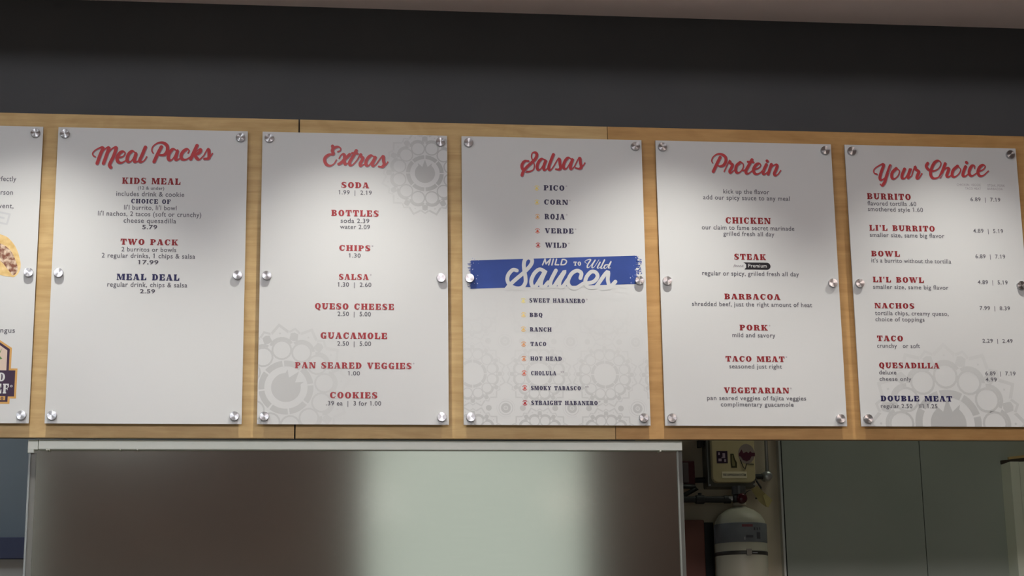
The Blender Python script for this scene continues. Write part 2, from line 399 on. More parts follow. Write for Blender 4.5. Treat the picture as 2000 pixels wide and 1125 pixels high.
GL['N'] = (1.06, [R_(0.08, 0, 0.24, 1), [(0.08, 1), (0.42, 1), (0.98, 0), (0.66, 0)], R_(0.82, 0, 0.98, 1), R_(0, 0, 0.34, 0.13), R_(0, 0.87, 0.36, 1), R_(0.7, 0.87, 1.06, 1)])
GL['M'] = (1.32, [R_(0.08, 0, 0.22, 1), [(0.08, 1), (0.42, 1), (0.76, 0.05), (0.5, 0.05)], [(0.52, 0.05), (0.66, 0.05), (0.98, 1), (0.86, 1)], R_(0.9, 0, 1.24, 1), R_(0, 0, 0.32, 0.13), R_(0, 0.87, 0.3, 1), R_(0.84, 0, 1.32, 0.13), R_(1.0, 0.87, 1.32, 1)])
GL['V'] = (1.02, [[(0.04, 1), (0.42, 1), (0.66, 0), (0.38, 0)], [(0.78, 1), (0.94, 1), (0.6, 0), (0.48, 0)], R_(0, 0.87, 0.5, 1), R_(0.66, 0.87, 1.02, 1)])
GL['W'] = (1.5, [[(0.04, 1), (0.4, 1), (0.6, 0), (0.34, 0)], [(0.66, 1), (0.78, 1), (0.54, 0), (0.42, 0)], [(0.56, 1), (0.9, 1), (1.1, 0), (0.84, 0)], [(1.26, 1), (1.42, 1), (1.06, 0), (0.94, 0)], R_(0, 0.87, 0.48, 1), R_(1.14, 0.87, 1.5, 1)])
GL['U'] = (1.02, [R_(0.08, 0.36, 0.42, 1), R_(0.74, 0.36, 0.9, 1), R_(0, 0.87, 0.5, 1), R_(0.64, 0.87, 1.02, 1)] + G_arc(0.49, 0.38, 0.41, 0.40, 0.12, 0.2, 180, 360, 10))
GL['H'] = (1.06, stem(0.08, 0.32) + stem(0.66, 0.32) + [R_(0.3, 0.43, 0.8, 0.57)])
GL['K'] = (1.04, stem(0.08) + [[(0.36, 0.42), (0.52, 0.42), (0.86, 0.9), (0.7, 0.9)], [(0.44, 0.58), (0.62, 0.66), (0.98, 0), (0.62, 0)], R_(0.58, 0.87, 1.0, 1), R_(0.58, 0, 1.04, 0.13)])
GL['Y'] = (1.02, [R_(0.34, 0, 0.68, 0.5), R_(0.24, 0, 0.78, 0.13), [(0.04, 1), (0.42, 1), (0.68, 0.42), (0.34, 0.42)], [(0.8, 1), (0.94, 1), (0.62, 0.4), (0.5, 0.46)], R_(0, 0.87, 0.5, 1), R_(0.68, 0.87, 1.02, 1)])
GL['J'] = (0.7, [R_(0.28, 0.1, 0.6, 1), R_(0.18, 0.87, 0.68, 1)] + G_arc(0.3, 0.12, 0.3, 0.28, 0.05, 0.1, 180, 360, 8) + [R_(0.0, 0.05, 0.2, 0.25)])
GL['S'] = (0.84, G_arc(0.40, 0.72, 0.38, 0.30, 0.10, 0.16, 40, 250, 12) + G_arc(0.42, 0.27, 0.40, 0.29, 0.10, 0.14, -140, 80, 12) + [[(0.1, 0.62), (0.34, 0.76), (0.74, 0.36), (0.5, 0.2)], R_(0.68, 0.62, 0.77, 1), R_(0.03, 0.0, 0.12, 0.38)])
GL["'"] = (0.36, [[(0.06, 1), (0.32, 1), (0.24, 0.6), (0.14, 0.6)]])
GL['`'] = (0.34, [[(0.08+0.0, 0.78), (0.26, 0.78), (0.26, 1.0), (0.08, 1.0)]])
GL[' '] = (0.55, [])
def slab(pr, text, ul, ur, vb, h, gap=0.16):
    pr.st = 3e-5
    tot = sum(GL[c][0] for c in text) + gap*(len(text)-1)
    sx = (ur-ul)/tot; x = 0
    for c in text:
        w, ps = GL[c]
        for p in ps:
            pr.poly([(ul+(x+a)*sx, vb-b*h) for a, b in p])
        x += w+gap

_cache = {}
def plain_text(text, bold=0.0):
    """letters of Blender's built-in face as a flat mesh: (verts, faces, xmin, xmax)"""
    k = (text, bold)
    if k in _cache: return _cache[k]
    c = bpy.data.curves.new('lettering', 'FONT'); c.body = text; c.size = 1; c.resolution_u = 3; c.offset = bold
    c.space_character = 1.08
    o = bpy.data.objects.new('lettering', c); COL.objects.link(o)
    dg = bpy.context.evaluated_depsgraph_get(); dg.update()
    me = bpy.data.meshes.new_from_object(o.evaluated_get(dg))
    vs = [(v.co.x, v.co.y) for v in me.vertices]; fs = [tuple(p.vertices) for p in me.polygons]
    bpy.data.objects.remove(o); bpy.data.curves.remove(c); bpy.data.meshes.remove(me)
    r = (vs, fs, min(v[0] for v in vs), max(v[0] for v in vs)); _cache[k] = r
    return r
LH = {}
def ref_h(ch, bold):
    if (ch, bold) not in LH: LH[(ch, bold)] = max(v[1] for v in plain_text(ch, bold)[0])
    return LH[(ch, bold)]
def plain(text, m, name, parent, ul, ur, vb, h, lay=0.5, bold=0.0, shear=0.0, ref='l'):
    vs, fs, a, b = plain_text(text, bold)
    if text[0].isdigit() or text[0] == '.' or text.isupper(): ref = '7'
    sx = (ur-ul)/(b-a); sy = h/ref_h(ref, bold)
    vs = list(vs); fs = list(fs); H7 = ref_h('7', bold); st = plain_text('1', bold); sw = st[3]-st[2]
    for i, ch in enumerate(text):
        if ch == '1':
            r = plain_text(text[:i+1], bold)[3]; n = len(vs)
            vs += [(r-sw*0.9, H7), (r-sw*0.9, H7*0.86), (r-sw-0.13, H7*0.70), (r-sw-0.13, H7*0.82)]; fs.append((n, n+3, n+2, n+1))
    V = [((ul+(x-a)*sx+shear*y*sy)/1000, -lay/1000, -(vb-y*sy)/1000) for x, y in vs]
    return link(name, V, fs, m, parent)

def mandala(pr, cu, cv, s, rot, fade, emblem=True, erot=None):
    """grey printed rosette; s scales it, fade(u, v) -> strength 0..1"""
    def col(u, v, k=1.0):
        f = max(0.0, min(1.0, fade(u, v)))*k
        return tuple(w*(1-0.30*f) for w in WHITE)
    def P(r, a):
        a = math.radians(a+rot); return cu+s*r*math.cos(a), cv-s*r*math.sin(a)
    def arc(c, r0, r1, a0, a1, n, k=1.0):
        for i in range(n):
            b0, b1 = a0+(a1-a0)*i/n, a0+(a1-a0)*(i+1)/n
            def q(r, b): b = math.radians(b+rot); return (c[0]+s*r*math.cos(b), c[1]-s*r*math.sin(b))
            p = [q(r0, b0), q(r1, b0), q(r1, b1), q(r0, b1)]
            pr.poly(p, col(p[0][0], p[0][1], k))
    def quad(pts, k=1.0):
        p = [P(*x) for x in pts]; pr.poly(p, col(p[0][0], p[0][1], k))
    O = (cu, cv)
    if emblem:                                   # disc topped by three plain tongues
        e = 0 if erot is None else erot-rot
        arc(O, 0, 20, 130+e, 410+e, 22)
        quad([(0, 0), (20, 130+e), (25, 124+e), (14, 112+e)]); quad([(0, 0), (14, 112+e), (28, 90+e), (14, 68+e)]); quad([(0, 0), (14, 68+e), (25, 56+e), (20, 50+e)])
    for i in range(8):
        arc(O, 29, 37, i*45+2, i*45+43, 8)
    for i in range(12):
        A = 15+30*i; c = P(52, A)
        arc(c, 11.5, 14.0, A-180, A+180, 16, 0.85)                 # ring round each dot
        arc(c, 14.0, 18.0, A-62, A+62, 8, 0.9)                     # crescent on its outer side
        for g in (-1, 1):                                          # large chevrons
            quad([(89, A), (84, A), (74.5, A+g*8.4), (78.5, A+g*9.0)], 0.6)
        quad([(76.5, A), (75, A+1.2), (73.5, A), (75, A-1.2)], 0.7)
        D = 30*i
        quad([(75, D+3.9), (66, D+4.9), (64.5, D), (66, D-4.9)], 0.9); quad([(75, D+3.9), (66, D-4.9), (75, D-3.9), (76.5, D)], 0.9)
        for g in (-1, 1):
            quad([(83.5, D), (80, D), (75, D+g*5.2), (78, D+g*5.8)], 0.55)

TEXT = {
 1: [
  ('perfectly', 'D', 428, 501, 175.1, 15.3),
  ('person', 'D', 436, 493, 217.8, 15.3),
  ('event,', 'D', 443, 497, 260.3, 15.3),
  ('angus', 'D', 466, 520, 643.1, 14.8),
 ],
 2: [
  ('KIDS MEAL', 'H', 197, 373, 176.8, 20.2),
  ('(12 & under)', 'D', 245, 324, 193.9, 10.2),
  ('includes drink & cookie', 'D', 181, 385, 215.1, 15.0),
  ('CHOICE OF', 'K', 226, 345, 238.1, 14.1),
  ("li'l burrito, li'l bowl", 'D', 206, 363, 258.0, 14.6),
  ("li'l nachos, 2 tacos (soft or crunchy)", 'D', 129, 438, 278.2, 14.8),
  ('cheese quesadilla', 'D', 206, 363, 299.2, 14.9),
  ('5.79', 'B', 262, 307, 318.5, 12.9),
  ('TWO PACK', 'H', 199, 371, 368.3, 18.5),
  ('2 burritos or bowls', 'D', 203, 366, 389.1, 14.1),
  ('2 regular drinks, 1 chips & salsa', 'D', 145, 423, 409.1, 14.4),
  ('17.99', 'B', 256, 314, 428.2, 12.8),
  ('MEAL DEAL', 'N', 192, 378, 478.3, 19.4),
  ('regular drink, chips & salsa', 'D', 165, 402, 498.9, 14.6),
  ('2.59', 'B', 262, 307, 518.2, 12.2),
 ],
 3: [
  ('SODA', 'H', 244, 330, 176.5, 18.7),
  ('1.99  |  2.19', 'D', 238, 338, 197.4, 13.5),
  ('BOTTLES', 'H', 214, 360, 267.2, 19.7),
  ('soda 2.39', 'D', 243, 331, 288.1, 13.9),
  ('water 2.09', 'D', 241, 333, 307.2, 13.4),
  ('CHIPS`', 'H', 239, 347, 377.1, 17.9),
  ('1.30', 'D', 271, 305, 398.2, 13.0),
  ('SALSA`', 'H', 239, 342, 468.5, 18.0),
  ('1.30  |  2.60', 'D', 238, 338, 490.1, 13.5),
  ('QUESO CHEESE', 'H', 167, 408, 561.4, 18.9),
  ('2.50  |  5.00', 'D', 236, 337, 581.8, 13.4),
  ('GUACAMOLE', 'H', 185, 387, 652.5, 19.4),
  ('2.50  |  5.00', 'D', 236, 338, 673.7, 13.5),
  ('PAN SEARED VEGGIES`', 'H', 110, 473, 744.3, 18.9),
  ('1.00', 'D', 271, 305, 764.7, 12.6),
  ('COOKIES', 'H', 215, 358, 835.1, 19.1),
  ('.39 ea  |  3 for 1.00', 'D', 204, 369, 856.6, 13.4),
 ],
 4: [
  ('PICO`', 'K', 257, 335, 172.4, 17.2),
  ('CORN`', 'K', 257, 345, 218.5, 16.6),
  ('ROJA`', 'K', 258, 334, 266.1, 17.6),
  ('VERDE`', 'K', 258, 361, 311.2, 16.5),
  ('WILD`', 'K', 258, 339, 357.6, 16.5),
  ('SWEET HABANERO`', 'K', 206, 391, 533.0, 13.6),
  ('BBQ', 'K', 206, 246, 578.4, 13.2),
  ('RANCH', 'K', 206, 273, 624.3, 13.2),
  ('TACO', 'K', 207, 256, 669.6, 12.8),
  ('HOT HEAD', 'K', 206, 303, 715.1, 12.9),
  ('CHOLULA``', 'K', 207, 309, 760.4, 12.8),
  ('SMOKY TABASCO``', 'K', 206, 384, 806.4, 12.7),
  ('STRAIGHT HABANERO`', 'K', 206, 423, 852.1, 12.9),
 ],
 5: [
  ('kick up the flavor', 'D', 213, 362, 171.2, 14.6),
  ('add our spicy sauce to any meal', 'D', 147, 428, 191.8, 14.9),
  ('CHICKEN', 'H', 216, 362, 269.5, 20.2),
  ('our claim to fame secret marinade', 'D', 139, 438, 290.1, 14.5),
  ('grilled fresh all day', 'D', 207, 372, 309.7, 14.2),
  ('STEAK', 'H', 239, 341, 387.2, 19.1),
  ('regular or spicy, grilled fresh all day', 'D', 134, 445, 438.6, 14.1),
  ('BARBACOA', 'H', 202, 381, 515.2, 18.1),
  ('shredded beef, just the right amount of heat', 'D', 98, 482, 537.4, 13.9),
  ('PORK`', 'H', 246, 348, 613.9, 17.6),
  ('mild and savory', 'D', 222, 359, 635.8, 13.7),
  ('TACO MEAT`', 'H', 197, 397, 713.3, 17.5),
  ('seasoned just right', 'D', 208, 375, 734.5, 13.6),
  ('VEGETARIAN`', 'H', 188, 406, 812.3, 17.7),
  ('pan seared veggies of fajita veggies', 'D', 134, 447, 834.1, 13.4),
  ('complimentary guacamole', 'D', 176, 406, 853.8, 13.3),
 ],
 6: [
  ('CHICKEN, VEGGIE', 'D', 365, 445, 130.6, 7.4),
  ('TACO MEAT', 'D', 392, 445, 142.8, 7.3),
  ('STEAK, PORK', 'D', 468, 526, 131.1, 7.5),
  ('BARBACOA', 'D', 467, 518, 142.5, 7.2),
  ('BURRITO', 'H', 64, 209, 181.6, 20.5),
  ('flavored tortilla .60', 'D', 64, 225, 201.5, 14.5),
  ('smothered style 1.60', 'D', 64, 246, 220.7, 14.3),
  ("LI'L BURRITO", 'H', 65, 281, 285.2, 18.8),
  ('smaller size, same big flavor', 'D', 65, 311, 305.8, 14.1),
  ('BOWL', 'H', 66, 160, 369.8, 18.5),
  ("it's a burrito without the tortilla", 'D', 65, 327, 389.7, 14.1),
  ("LI'L BOWL", 'H', 66, 233, 454.4, 18.2),
  ('smaller size, same big flavor', 'D', 65, 312, 475.6, 13.9),
  ('NACHOS', 'H', 66, 196, 538.9, 17.6),
  ('tortilla chips, creamy queso,', 'D', 66, 306, 560.5, 13.9),
  ('choice of toppings', 'D', 66, 226, 580.2, 13.5),
  ('TACO', 'H', 67, 152, 644.1, 17.7),
  ('crunchy   or soft', 'D', 66, 205, 665.4, 13.8),
  ('QUESADILLA', 'H', 68, 264, 730.2, 17.7),
  ('deluxe', 'D', 67, 123, 750.2, 13.0),
  ('cheese only', 'D', 67, 170, 770.5, 12.6),
  ('DOUBLE MEAT', 'N', 67, 298, 835.0, 17.5),
  ("regular 2.50   li'l 1.25", 'D', 66, 248, 856.4, 12.9),
  ('6.89  |  7.19', 'D', 407, 507, 181.5, 13.0),
  ('4.89  |  5.19', 'D', 408, 508, 286.6, 13.1),
  ('6.89  |  7.19', 'D', 409, 508, 370.8, 13.0),
  ('4.89  |  5.19', 'D', 410, 509, 455.9, 13.0),
  ('7.99  |  8.39', 'D', 410, 510, 540.1, 12.3),
  ('2.29  |  2.49', 'D', 411, 510, 645.7, 12.1),
  ('6.89  |  7.19', 'D', 412, 511, 750.6, 12.1),
  ('4.99', 'D', 411, 448, 770.3, 12.1),
 ],
}
SCRIPT = {
 'Meal Packs': (2, 10.3, [[(113.5,92.6),(107.4,88.4),(106.1,80.0),(116.6,69.1),(135.3,62.3),(127.3,89.1),(120.3,113.6)],[(129.3,86.9),(140.5,68.5),(153.2,61.9),(147.2,86.5),(139.2,113.2)],[(148.2,86.5),(160.5,68.1),(173.2,60.3),(174.5,68.8),(168.3,90.3),(160.0,109.6),(157.4,119.2),(161.6,125.5)],[(182.4,94.2),(197.2,89.7),(202.8,78.9),(196.6,73.7),(186.8,79.2),(179.4,94.3),(182.9,107.0),(194.0,109.9),(209.6,100.0)],[(234.8,78.2),(224.6,72.0),(213.0,82.9),(209.6,100.0),(215.8,107.3),(225.6,99.7),(235.8,77.1),(231.6,99.5),(234.8,106.9),(247.6,101.3)],[(263.2,58.3),(254.1,84.1),(247.6,101.3),(251.8,106.6),(261.6,101.0),(268.3,89.2)],[(286.9,77.0),(283.0,68.5),(286.2,55.6),(300.0,44.6),(316.0,43.2),(328.4,52.5),(329.3,69.7),(321.2,81.6),(307.2,83.0),(300.1,79.3)],[(311.4,56.1),(301.0,78.8),(290.8,104.7)],[(359.0,67.9),(346.8,62.8),(336.1,75.9),(333.2,92.0),(339.8,99.3),(349.6,90.6),(361.0,65.7),(355.7,90.4),(358.9,97.8),(371.8,90.1)],[(392.5,74.7),(395.7,66.5),(389.1,61.9),(377.3,70.7),(371.6,84.8),(375.9,94.7),(388.0,95.1),(401.9,85.2)],[(419.1,49.4),(411.5,67.8),(401.1,93.7)],[(409.7,78.6),(421.5,65.4),(429.1,61.4),(429.7,68.5),(421.8,76.2),(412.8,78.5),(420.2,91.2),(428.3,94.2),(440.1,82.2)],[(440.1,82.2),(453.1,59.4),(456.6,79.7),(454.5,90.4),(442.4,92.4)],[(454.5,91.5),(461.4,83.8),(466.6,74.1)]]),
 'Extras': (3, 9.9, [[(232.4,60.2),(240.0,56.0),(240.5,48.0),(232.3,43.9),(220.9,47.8),(215.3,56.5),(218.5,68.4),(205.9,70.1),(194.0,79.6),(192.2,91.6),(198.7,102.7),(210.1,105.8),(221.4,98.9),(228.2,86.8)],[(215.8,41.9),(217.1,48.5),(215.9,56.5)],[(236.4,81.4),(242.6,70.6),(249.5,67.1),(253.4,75.7),(252.3,90.3),(256.1,100.8),(263.1,96.7)],[(269.2,68.0),(255.4,82.3),(242.8,95.8),(235.3,100.0)],[(289.4,54.9),(279.4,73.8),(269.4,92.6),(270.7,102.5),(278.3,101.7),(287.1,92.2),(295.9,80.1)],[(276.8,63.8),(293.3,64.8)],[(294.6,81.4),(302.1,65.3),(303.5,73.2),(309.8,78.4),(306.7,87.8),(301.7,97.2),(303.6,105.1),(312.5,99.6)],[(344.1,73.7),(335.2,69.9),(323.8,80.8),(318.8,95.5),(323.3,103.4),(331.5,99.2),(349.2,72.2),(342.9,88.3),(339.1,99.1),(343.6,104.3),(351.8,97.5)],[(351.8,97.5),(371.4,70.4),(374.0,86.3),(376.0,98.3),(369.6,106.4),(359.5,105.3)],[(374.7,105.0),(382.3,98.1),(387.4,90.0)]]),
 'Salsas': (4, 9.5, [[(210.2,77.4),(198.5,78.1),(189.9,89.7),(190.3,101.8),(199.2,111.0),(212.2,112.0),(225.2,105.1),(228.7,91.6),(225.1,78.2),(220.1,64.8),(222.3,52.0),(230.8,48.4),(237.1,55.0),(233.7,67.2),(223.1,79.6),(204.6,97.4),(193.4,112.4),(188.9,124.6)],[(262.2,72.0),(251.8,69.5),(241.2,81.9),(237.3,96.8),(241.4,106.1),(251.3,99.1),(266.1,71.9),(259.2,90.9),(258.3,103.0),(263.5,105.6),(272.1,97.4)],[(289.8,53.9),(281.6,74.3),(274.8,93.3),(275.2,103.3),(280.4,105.2),(289.0,94.3)],[(289.0,94.3),(306.5,66.3),(310.0,84.4),(311.7,97.9),(305.8,103.4),(296.7,102.2)],[(311.7,99.2),(319.0,93.7)],[(345.6,67.5),(336.5,63.6),(325.8,76.0),(320.6,92.3),(324.7,100.3),(333.2,96.1),(350.8,66.0),(345.2,83.7),(343.0,97.2),(346.8,101.2),(355.5,92.9)],[(355.5,92.9),(372.1,62.2),(375.3,80.3),(377.6,93.8),(371.0,99.3),(359.3,96.9)],[(376.2,97.8),(384.3,88.2),(389.7,79.4)]]),
 'Protein': (5, 9.7, [[(182.2,70.6),(179.7,63.4),(184.4,51.7),(196.8,42.0),(211.0,41.0),(224.1,49.4),(225.6,63.9),(218.0,77.1),(206.5,81.7),(198.1,78.9)],[(207.8,51.2),(197.0,71.7),(183.2,99.5)],[(218.5,98.7),(237.0,62.9),(238.8,69.4),(246.4,75.0),(243.1,85.2),(236.9,96.9),(240.2,102.6),(251.2,93.7)],[(272.2,67.2),(260.4,77.6),(256.2,93.6),(261.4,102.2),(272.2,97.6),(281.4,83.0),(280.5,70.7),(272.2,67.2)],[(279.5,94.6),(289.5,91.5)],[(311.0,57.0),(300.2,75.3),(289.4,94.4),(291.1,103.3),(298.9,102.8),(312.2,92.4)],[(297.1,64.5),(314.8,65.6)],[(313.6,91.7),(331.0,84.8),(338.5,75.9),(334.5,69.5),(324.4,73.3),(315.3,86.6),(315.4,99.6),(323.6,105.2),(334.4,101.4),(344.8,91.8)],[(357.1,72.6),(348.4,90.2),(345.0,101.9),(350.6,104.7),(361.7,95.7)],[(359.8,60.2),(361.2,61.7)],[(373.5,71.6),(367.8,86.9),(361.2,104.4)],[(365.3,94.2),(376.7,78.0),(388.4,72.0),(392.2,77.0),(387.6,89.4),(381.5,102.6),(385.9,108.3),(394.7,103.0),(403.1,91.3)]]),
 'Your Choice': (6, 9.9, [[(101.3,97.3),(92.1,93.0),(92.8,81.8),(106.4,70.4),(125.6,63.3),(114.9,92.5),(110.0,110.5),(116.7,115.9),(133.1,101.1),(147.4,67.3)],[(147.4,67.3),(133.1,101.1),(125.0,123.5),(115.5,134.9),(110.2,130.5)],[(166.7,76.3),(152.5,90.6),(150.0,106.3),(157.1,111.7),(170.6,101.4),(176.6,84.5),(166.7,76.3)],[(194.3,77.5),(184.8,97.8),(184.5,108.5),(193.4,108.3),(204.4,92.9),(214.4,75.2),(204.6,99.6),(205.1,108.5),(216.0,100.5)],[(216.0,100.5),(228.6,68.9),(230.9,77.8),(240.8,85.4),(235.4,99.0),(233.3,107.5),(239.9,107.8),(251.0,91.9)],[(272.8,56.7),(267.1,67.0),(274.1,78.0),(289.4,82.6),(307.8,73.9),(317.2,56.9),(309.7,47.4),(295.9,54.0),(283.6,75.6),(280.0,95.8),(287.6,106.8),(303.4,104.3),(317.7,90.6)],[(331.3,56.6),(320.6,81.5),(310.2,101.9)],[(316.7,88.3),(332.3,72.8),(341.7,72.6),(338.2,84.5),(333.2,97.0),(339.2,101.3),(353.2,92.1)],[(372.0,64.0),(356.4,78.5),(351.4,95.5),(359.2,100.9),(373.3,91.6),(381.6,75.8),(372.0,64.0)],[(398.7,65.3),(390.7,82.3),(387.5,95.8),(396.3,97.5),(409.4,86.4)],[(402.7,51.0),(403.9,52.3)],[(428.5,70.7),(429.1,61.9),(420.1,62.6),(410.7,77.4),(409.7,90.9),(418.7,96.3),(438.6,83.6)],[(438.7,82.4),(457.3,74.2),(464.8,63.4),(458.5,58.4),(446.8,65.4),(438.8,81.3),(442.7,94.7),(455.7,94.4),(474.4,78.8)]]),
 'Sauces': (4, 12.0, [[(168.2,432.2),(156.3,430.1),(142.3,444.7),(138.4,462.5),(146.4,479.2),(164.6,488.3),(182.9,486.2),(194.1,471.1),(194.8,452.4),(191.5,431.8),(190.5,411.2),(195.3,396.1),(206.5,390.6),(216.4,398.6),(211.6,414.6),(191.0,437.5),(166.9,458.4),(146.5,477.4),(135.3,490.6)],[(253.6,432.8),(238.9,427.4),(222.1,441.7),(212.6,465.3),(216.9,482.0),(228.9,478.2),(258.2,430.0),(245.7,459.2),(242.6,478.9),(251.7,483.5),(265.8,468.3)],[(290.4,430.4),(274.1,462.6),(272.9,479.4),(283.0,481.2),(297.2,460.4),(318.4,431.9),(301.7,464.1),(301.4,481.0),(311.5,480.8),(326.7,460.0)],[(366.5,453.8),(370.0,437.8),(356.9,429.9),(339.1,440.1),(327.5,463.7),(332.7,480.5),(350.1,485.9),(376.2,470.6)],[(376.2,470.6),(405.9,465.5),(420.2,449.3),(415.9,435.3),(401.2,433.0),(386.0,449.8),(381.8,468.7),(391.7,482.6),(414.8,481.4)],[(414.8,481.4),(452.2,431.9),(452.4,458.3),(454.6,480.8),(433.1,486.8)],[(457.2,484.6),(476.3,463.6)]]),
 'Wild': (4, 4.4, [[(387.0,406.5),(381.9,401.8),(387.3,396.1),(400.3,394.0),(390.6,410.2),(389.5,419.6),(397.0,416.7),(415.1,393.8),(405.5,410.0),(404.3,419.8),(411.8,416.5),(426.3,394.5)],[(429.8,402.1),(421.0,419.2),(425.6,420.6),(431.3,416.2)],[(443.9,394.3),(432.1,419.0),(435.8,421.2),(441.4,417.9)],[(453.7,409.3),(445.3,411.3),(441.9,419.8),(448.8,419.7),(464.8,397.8),(455.7,418.7),(461.2,419.6)]]),
}


# ---------------------------------------------------------------- the menu boards
TITLES = {2: ['Meal Packs'], 3: ['Extras'], 4: ['Salsas'], 5: ['Protein'], 6: ['Your Choice']}
LABELS = {
    1: 'white menu board at the left edge with a taco photo and a shield badge',
    2: 'white menu board with the red script title Meal Packs and navy MEAL DEAL line',
    3: 'white menu board with the red script title Extras and grey rosettes in two corners',
    4: 'white menu board with the red script title Salsas and a blue Sauces banner',
    5: 'white menu board with the red script title Protein and a small black Premium pill',
    6: 'white menu board with the red script title Your Choice, rightmost of the row',
}
cap_mesh = bar_mesh = None
def standoffs(root):
    global cap_mesh, bar_mesh
    for iu, u in enumerate((21.0, 572.9-21.5)):
        for v in (23.0, 460.0, 891.5):
            if bar_mesh is None:
                bo = MB().lathe([(0.007, 0.0), (0.007, 0.0130)], 16, 'y').build('standoff', M['barrel'], root)
                co = MB().lathe([(0.0136, 0.0), (0.0140, -0.0006), (0.0140, -0.0098), (0.0134, -0.0108), (0.0, -0.0108)][:4], 32, 'y').build('cap', M['spun'], bo)
                bar_mesh, cap_mesh = bo.data, co.data
            else:
                bo = bpy.data.objects.new('standoff', bar_mesh); COL.objects.link(bo); bo.parent = root
                co = bpy.data.objects.new('cap', cap_mesh); COL.objects.link(co); co.parent = bo
            bo.location = (u/1000, 0.005, -v/1000)
            co.location = (0, -0.005, 0)
            co['label'] = 'brushed round cap'

NAME = {'H': 'item_heading', 'N': 'item_heading', 'K': 'item_heading', 'D': 'description_line', 'B': 'price_line'}
boards = {}
for b in range(1, 7):
    x0 = (b-4)*PITCH
    root = thing('menu_board', LABELS[b], 'menu board', (x0, 0, 3.28), 'menu boards on the birch panels')
    boards[b] = root
    mb = MB().box(0, BW, 0, 0.005, -BH, 0)
    po = link('acrylic_panel', mb.v, mb.f, [M['board'], M['edge']], root)
    for p in po.data.polygons:
        if abs(p.normal.y) < 0.5: p.material_index = 1
    standoffs(root)
    soft = b == 3
    for name in TITLES.get(b, []):
        w, strokes = SCRIPT[name][1], SCRIPT[name][2]
        pr = Print(0.5)
        for st in strokes: pr.stroke(st, w)
        t = pr.build('title_lettering', M['title_soft'] if soft else M['title'], root)
        t['label'] = 'red script title reading ' + name
        ps = Print(0.3)
        for st in strokes: ps.stroke(st, w*1.1, True, 1.3, 1.7)
        ps.build('printed_shadow', M['title_shadow'], t)
    for (text, sty, ul, ur, vb, h) in TEXT[b]:
        if sty in 'HNK':
            pr = Print(0.5); slab(pr, text.replace('`', ''), ul, ur - 12*text.count('`'), vb, h)
            o = pr.build('item_heading', M['Hs'] if (sty == 'H' and soft) else M[sty], root)
            if sty == 'N': o['label'] = 'navy heading reading ' + text
            for k in range(text.count('`')):
                q = Print(0.5); q.arc(ur-8+k*6 if text.count('`') > 1 else ur-6, vb-h+2, 1.2, 2.4, 0, 360, 10)
                q.build('footnote_mark', M['faint'], root)
        elif sty == 'B':
            plain(text, M['B'], 'price_line', root, ul, ur, vb, h, bold=0.022)
        else:
            nm = 'price_line' if any(ch.isdigit() for ch in text) and '.' in text and text[0] in '0123456789.' else 'description_line'
            plain(text, M['faint'] if h < 8.2 and b == 6 else M['D'], nm, root, ul, ur, vb, h, bold=0.010 if h > 8 else 0)

# board 1: printed taco photograph and shield badge (right end of both)
r1 = boards[1]
taco_m = noise_mat('taco_shell_print', (0.62, 0.40, 0.14), (0.78, 0.58, 0.28), nscale=45, rough=0.5)
meat_m = noise_mat('taco_filling_print', (0.20, 0.07, 0.04), (0.72, 0.56, 0.42), nscale=70, rough=0.5, lo=0.42, hi=0.66)
def rounded(pts, n=4):
    out = []; N = len(pts)
    for i in range(N):
        p0, p1, p2, p3 = (Vector(pts[(i+k) % N]) for k in (-1, 0, 1, 2))
        for k in range(n):
            t = k/n; v = 0.5*((2*p1)+(p2-p0)*t+(2*p0-5*p1+4*p2-p3)*t*t+(3*p1-p0-3*p2+p3)*t**3); out.append((v.x, v.y))
    return out
def fan(pr, pts, c):
    for i in range(len(pts)): pr.poly([c, pts[i], pts[(i+1) % len(pts)]])
pr = Print(0.3); fan(pr, rounded([(300, 400), (330, 352), (380, 330), (430, 332), (466, 343), (487, 353), (509, 380), (522, 412), (527, 440), (521, 462), (506, 474), (486, 462), (462, 436), (420, 420), (360, 425)]), (430, 385))
o = pr.build('taco_picture', taco_m, r1); o['label'] = 'printed photo of a filled taco'
pr = Print(0.4); fan(pr, rounded([(330, 398), (370, 372), (430, 366), (468, 372), (495, 392), (512, 424), (519, 452), (507, 468), (490, 455), (468, 424), (420, 408), (360, 414)]), (440, 392))
pr.build('filling_print', meat_m, o)
pr = Print(0.45); fan(pr, rounded([(380, 420), (430, 408), (466, 424), (488, 448), (503, 470), (478, 470), (440, 456), (400, 442)]), (450, 440))
pr.build('shell_print', taco_m, o)
gold = mat('badge_gold', (0.58, 0.32, 0.09), 0.5); plum = mat('badge_plum', (0.035, 0.012, 0.04), 0.5); cream = mat('badge_cream', (0.60, 0.47, 0.38), 0.5)
def badge(name, m, lay, g, parent):
    pr = Print(lay)
    pts = [(402-g*0, 640-g), (448, 652-g), (508+g, 693-g*.6), (508+g, 757-g), (527+g, 757-g), (527+g, 835+g), (509+g, 835+g), (509+g, 851+g), (295-g, 851+g), (295-g, 835+g), (277-g, 835+g), (277-g, 757-g), (296-g, 757-g), (296-g, 693-g*.6), (356, 652-g)]
    fan(pr, pts, (402, 765)); return pr.build(name, m, parent)
bd = badge('badge', gold, 0.2, 6, r1); bd['label'] = 'gold and plum shield badge'
badge('badge_outline', plum, 0.3, 0, bd)
pr = Print(0.4); fan(pr, [(402, 646), (446, 658), (501, 697), (501, 757), (303, 757), (303, 697), (358, 658)], (402, 720)); pr.build('badge_field', cream, bd)
pr = Print(0.4); pr.poly([(303, 834), (502, 834), (502, 846), (303, 846)]); pr.build('badge_strip', gold, bd)
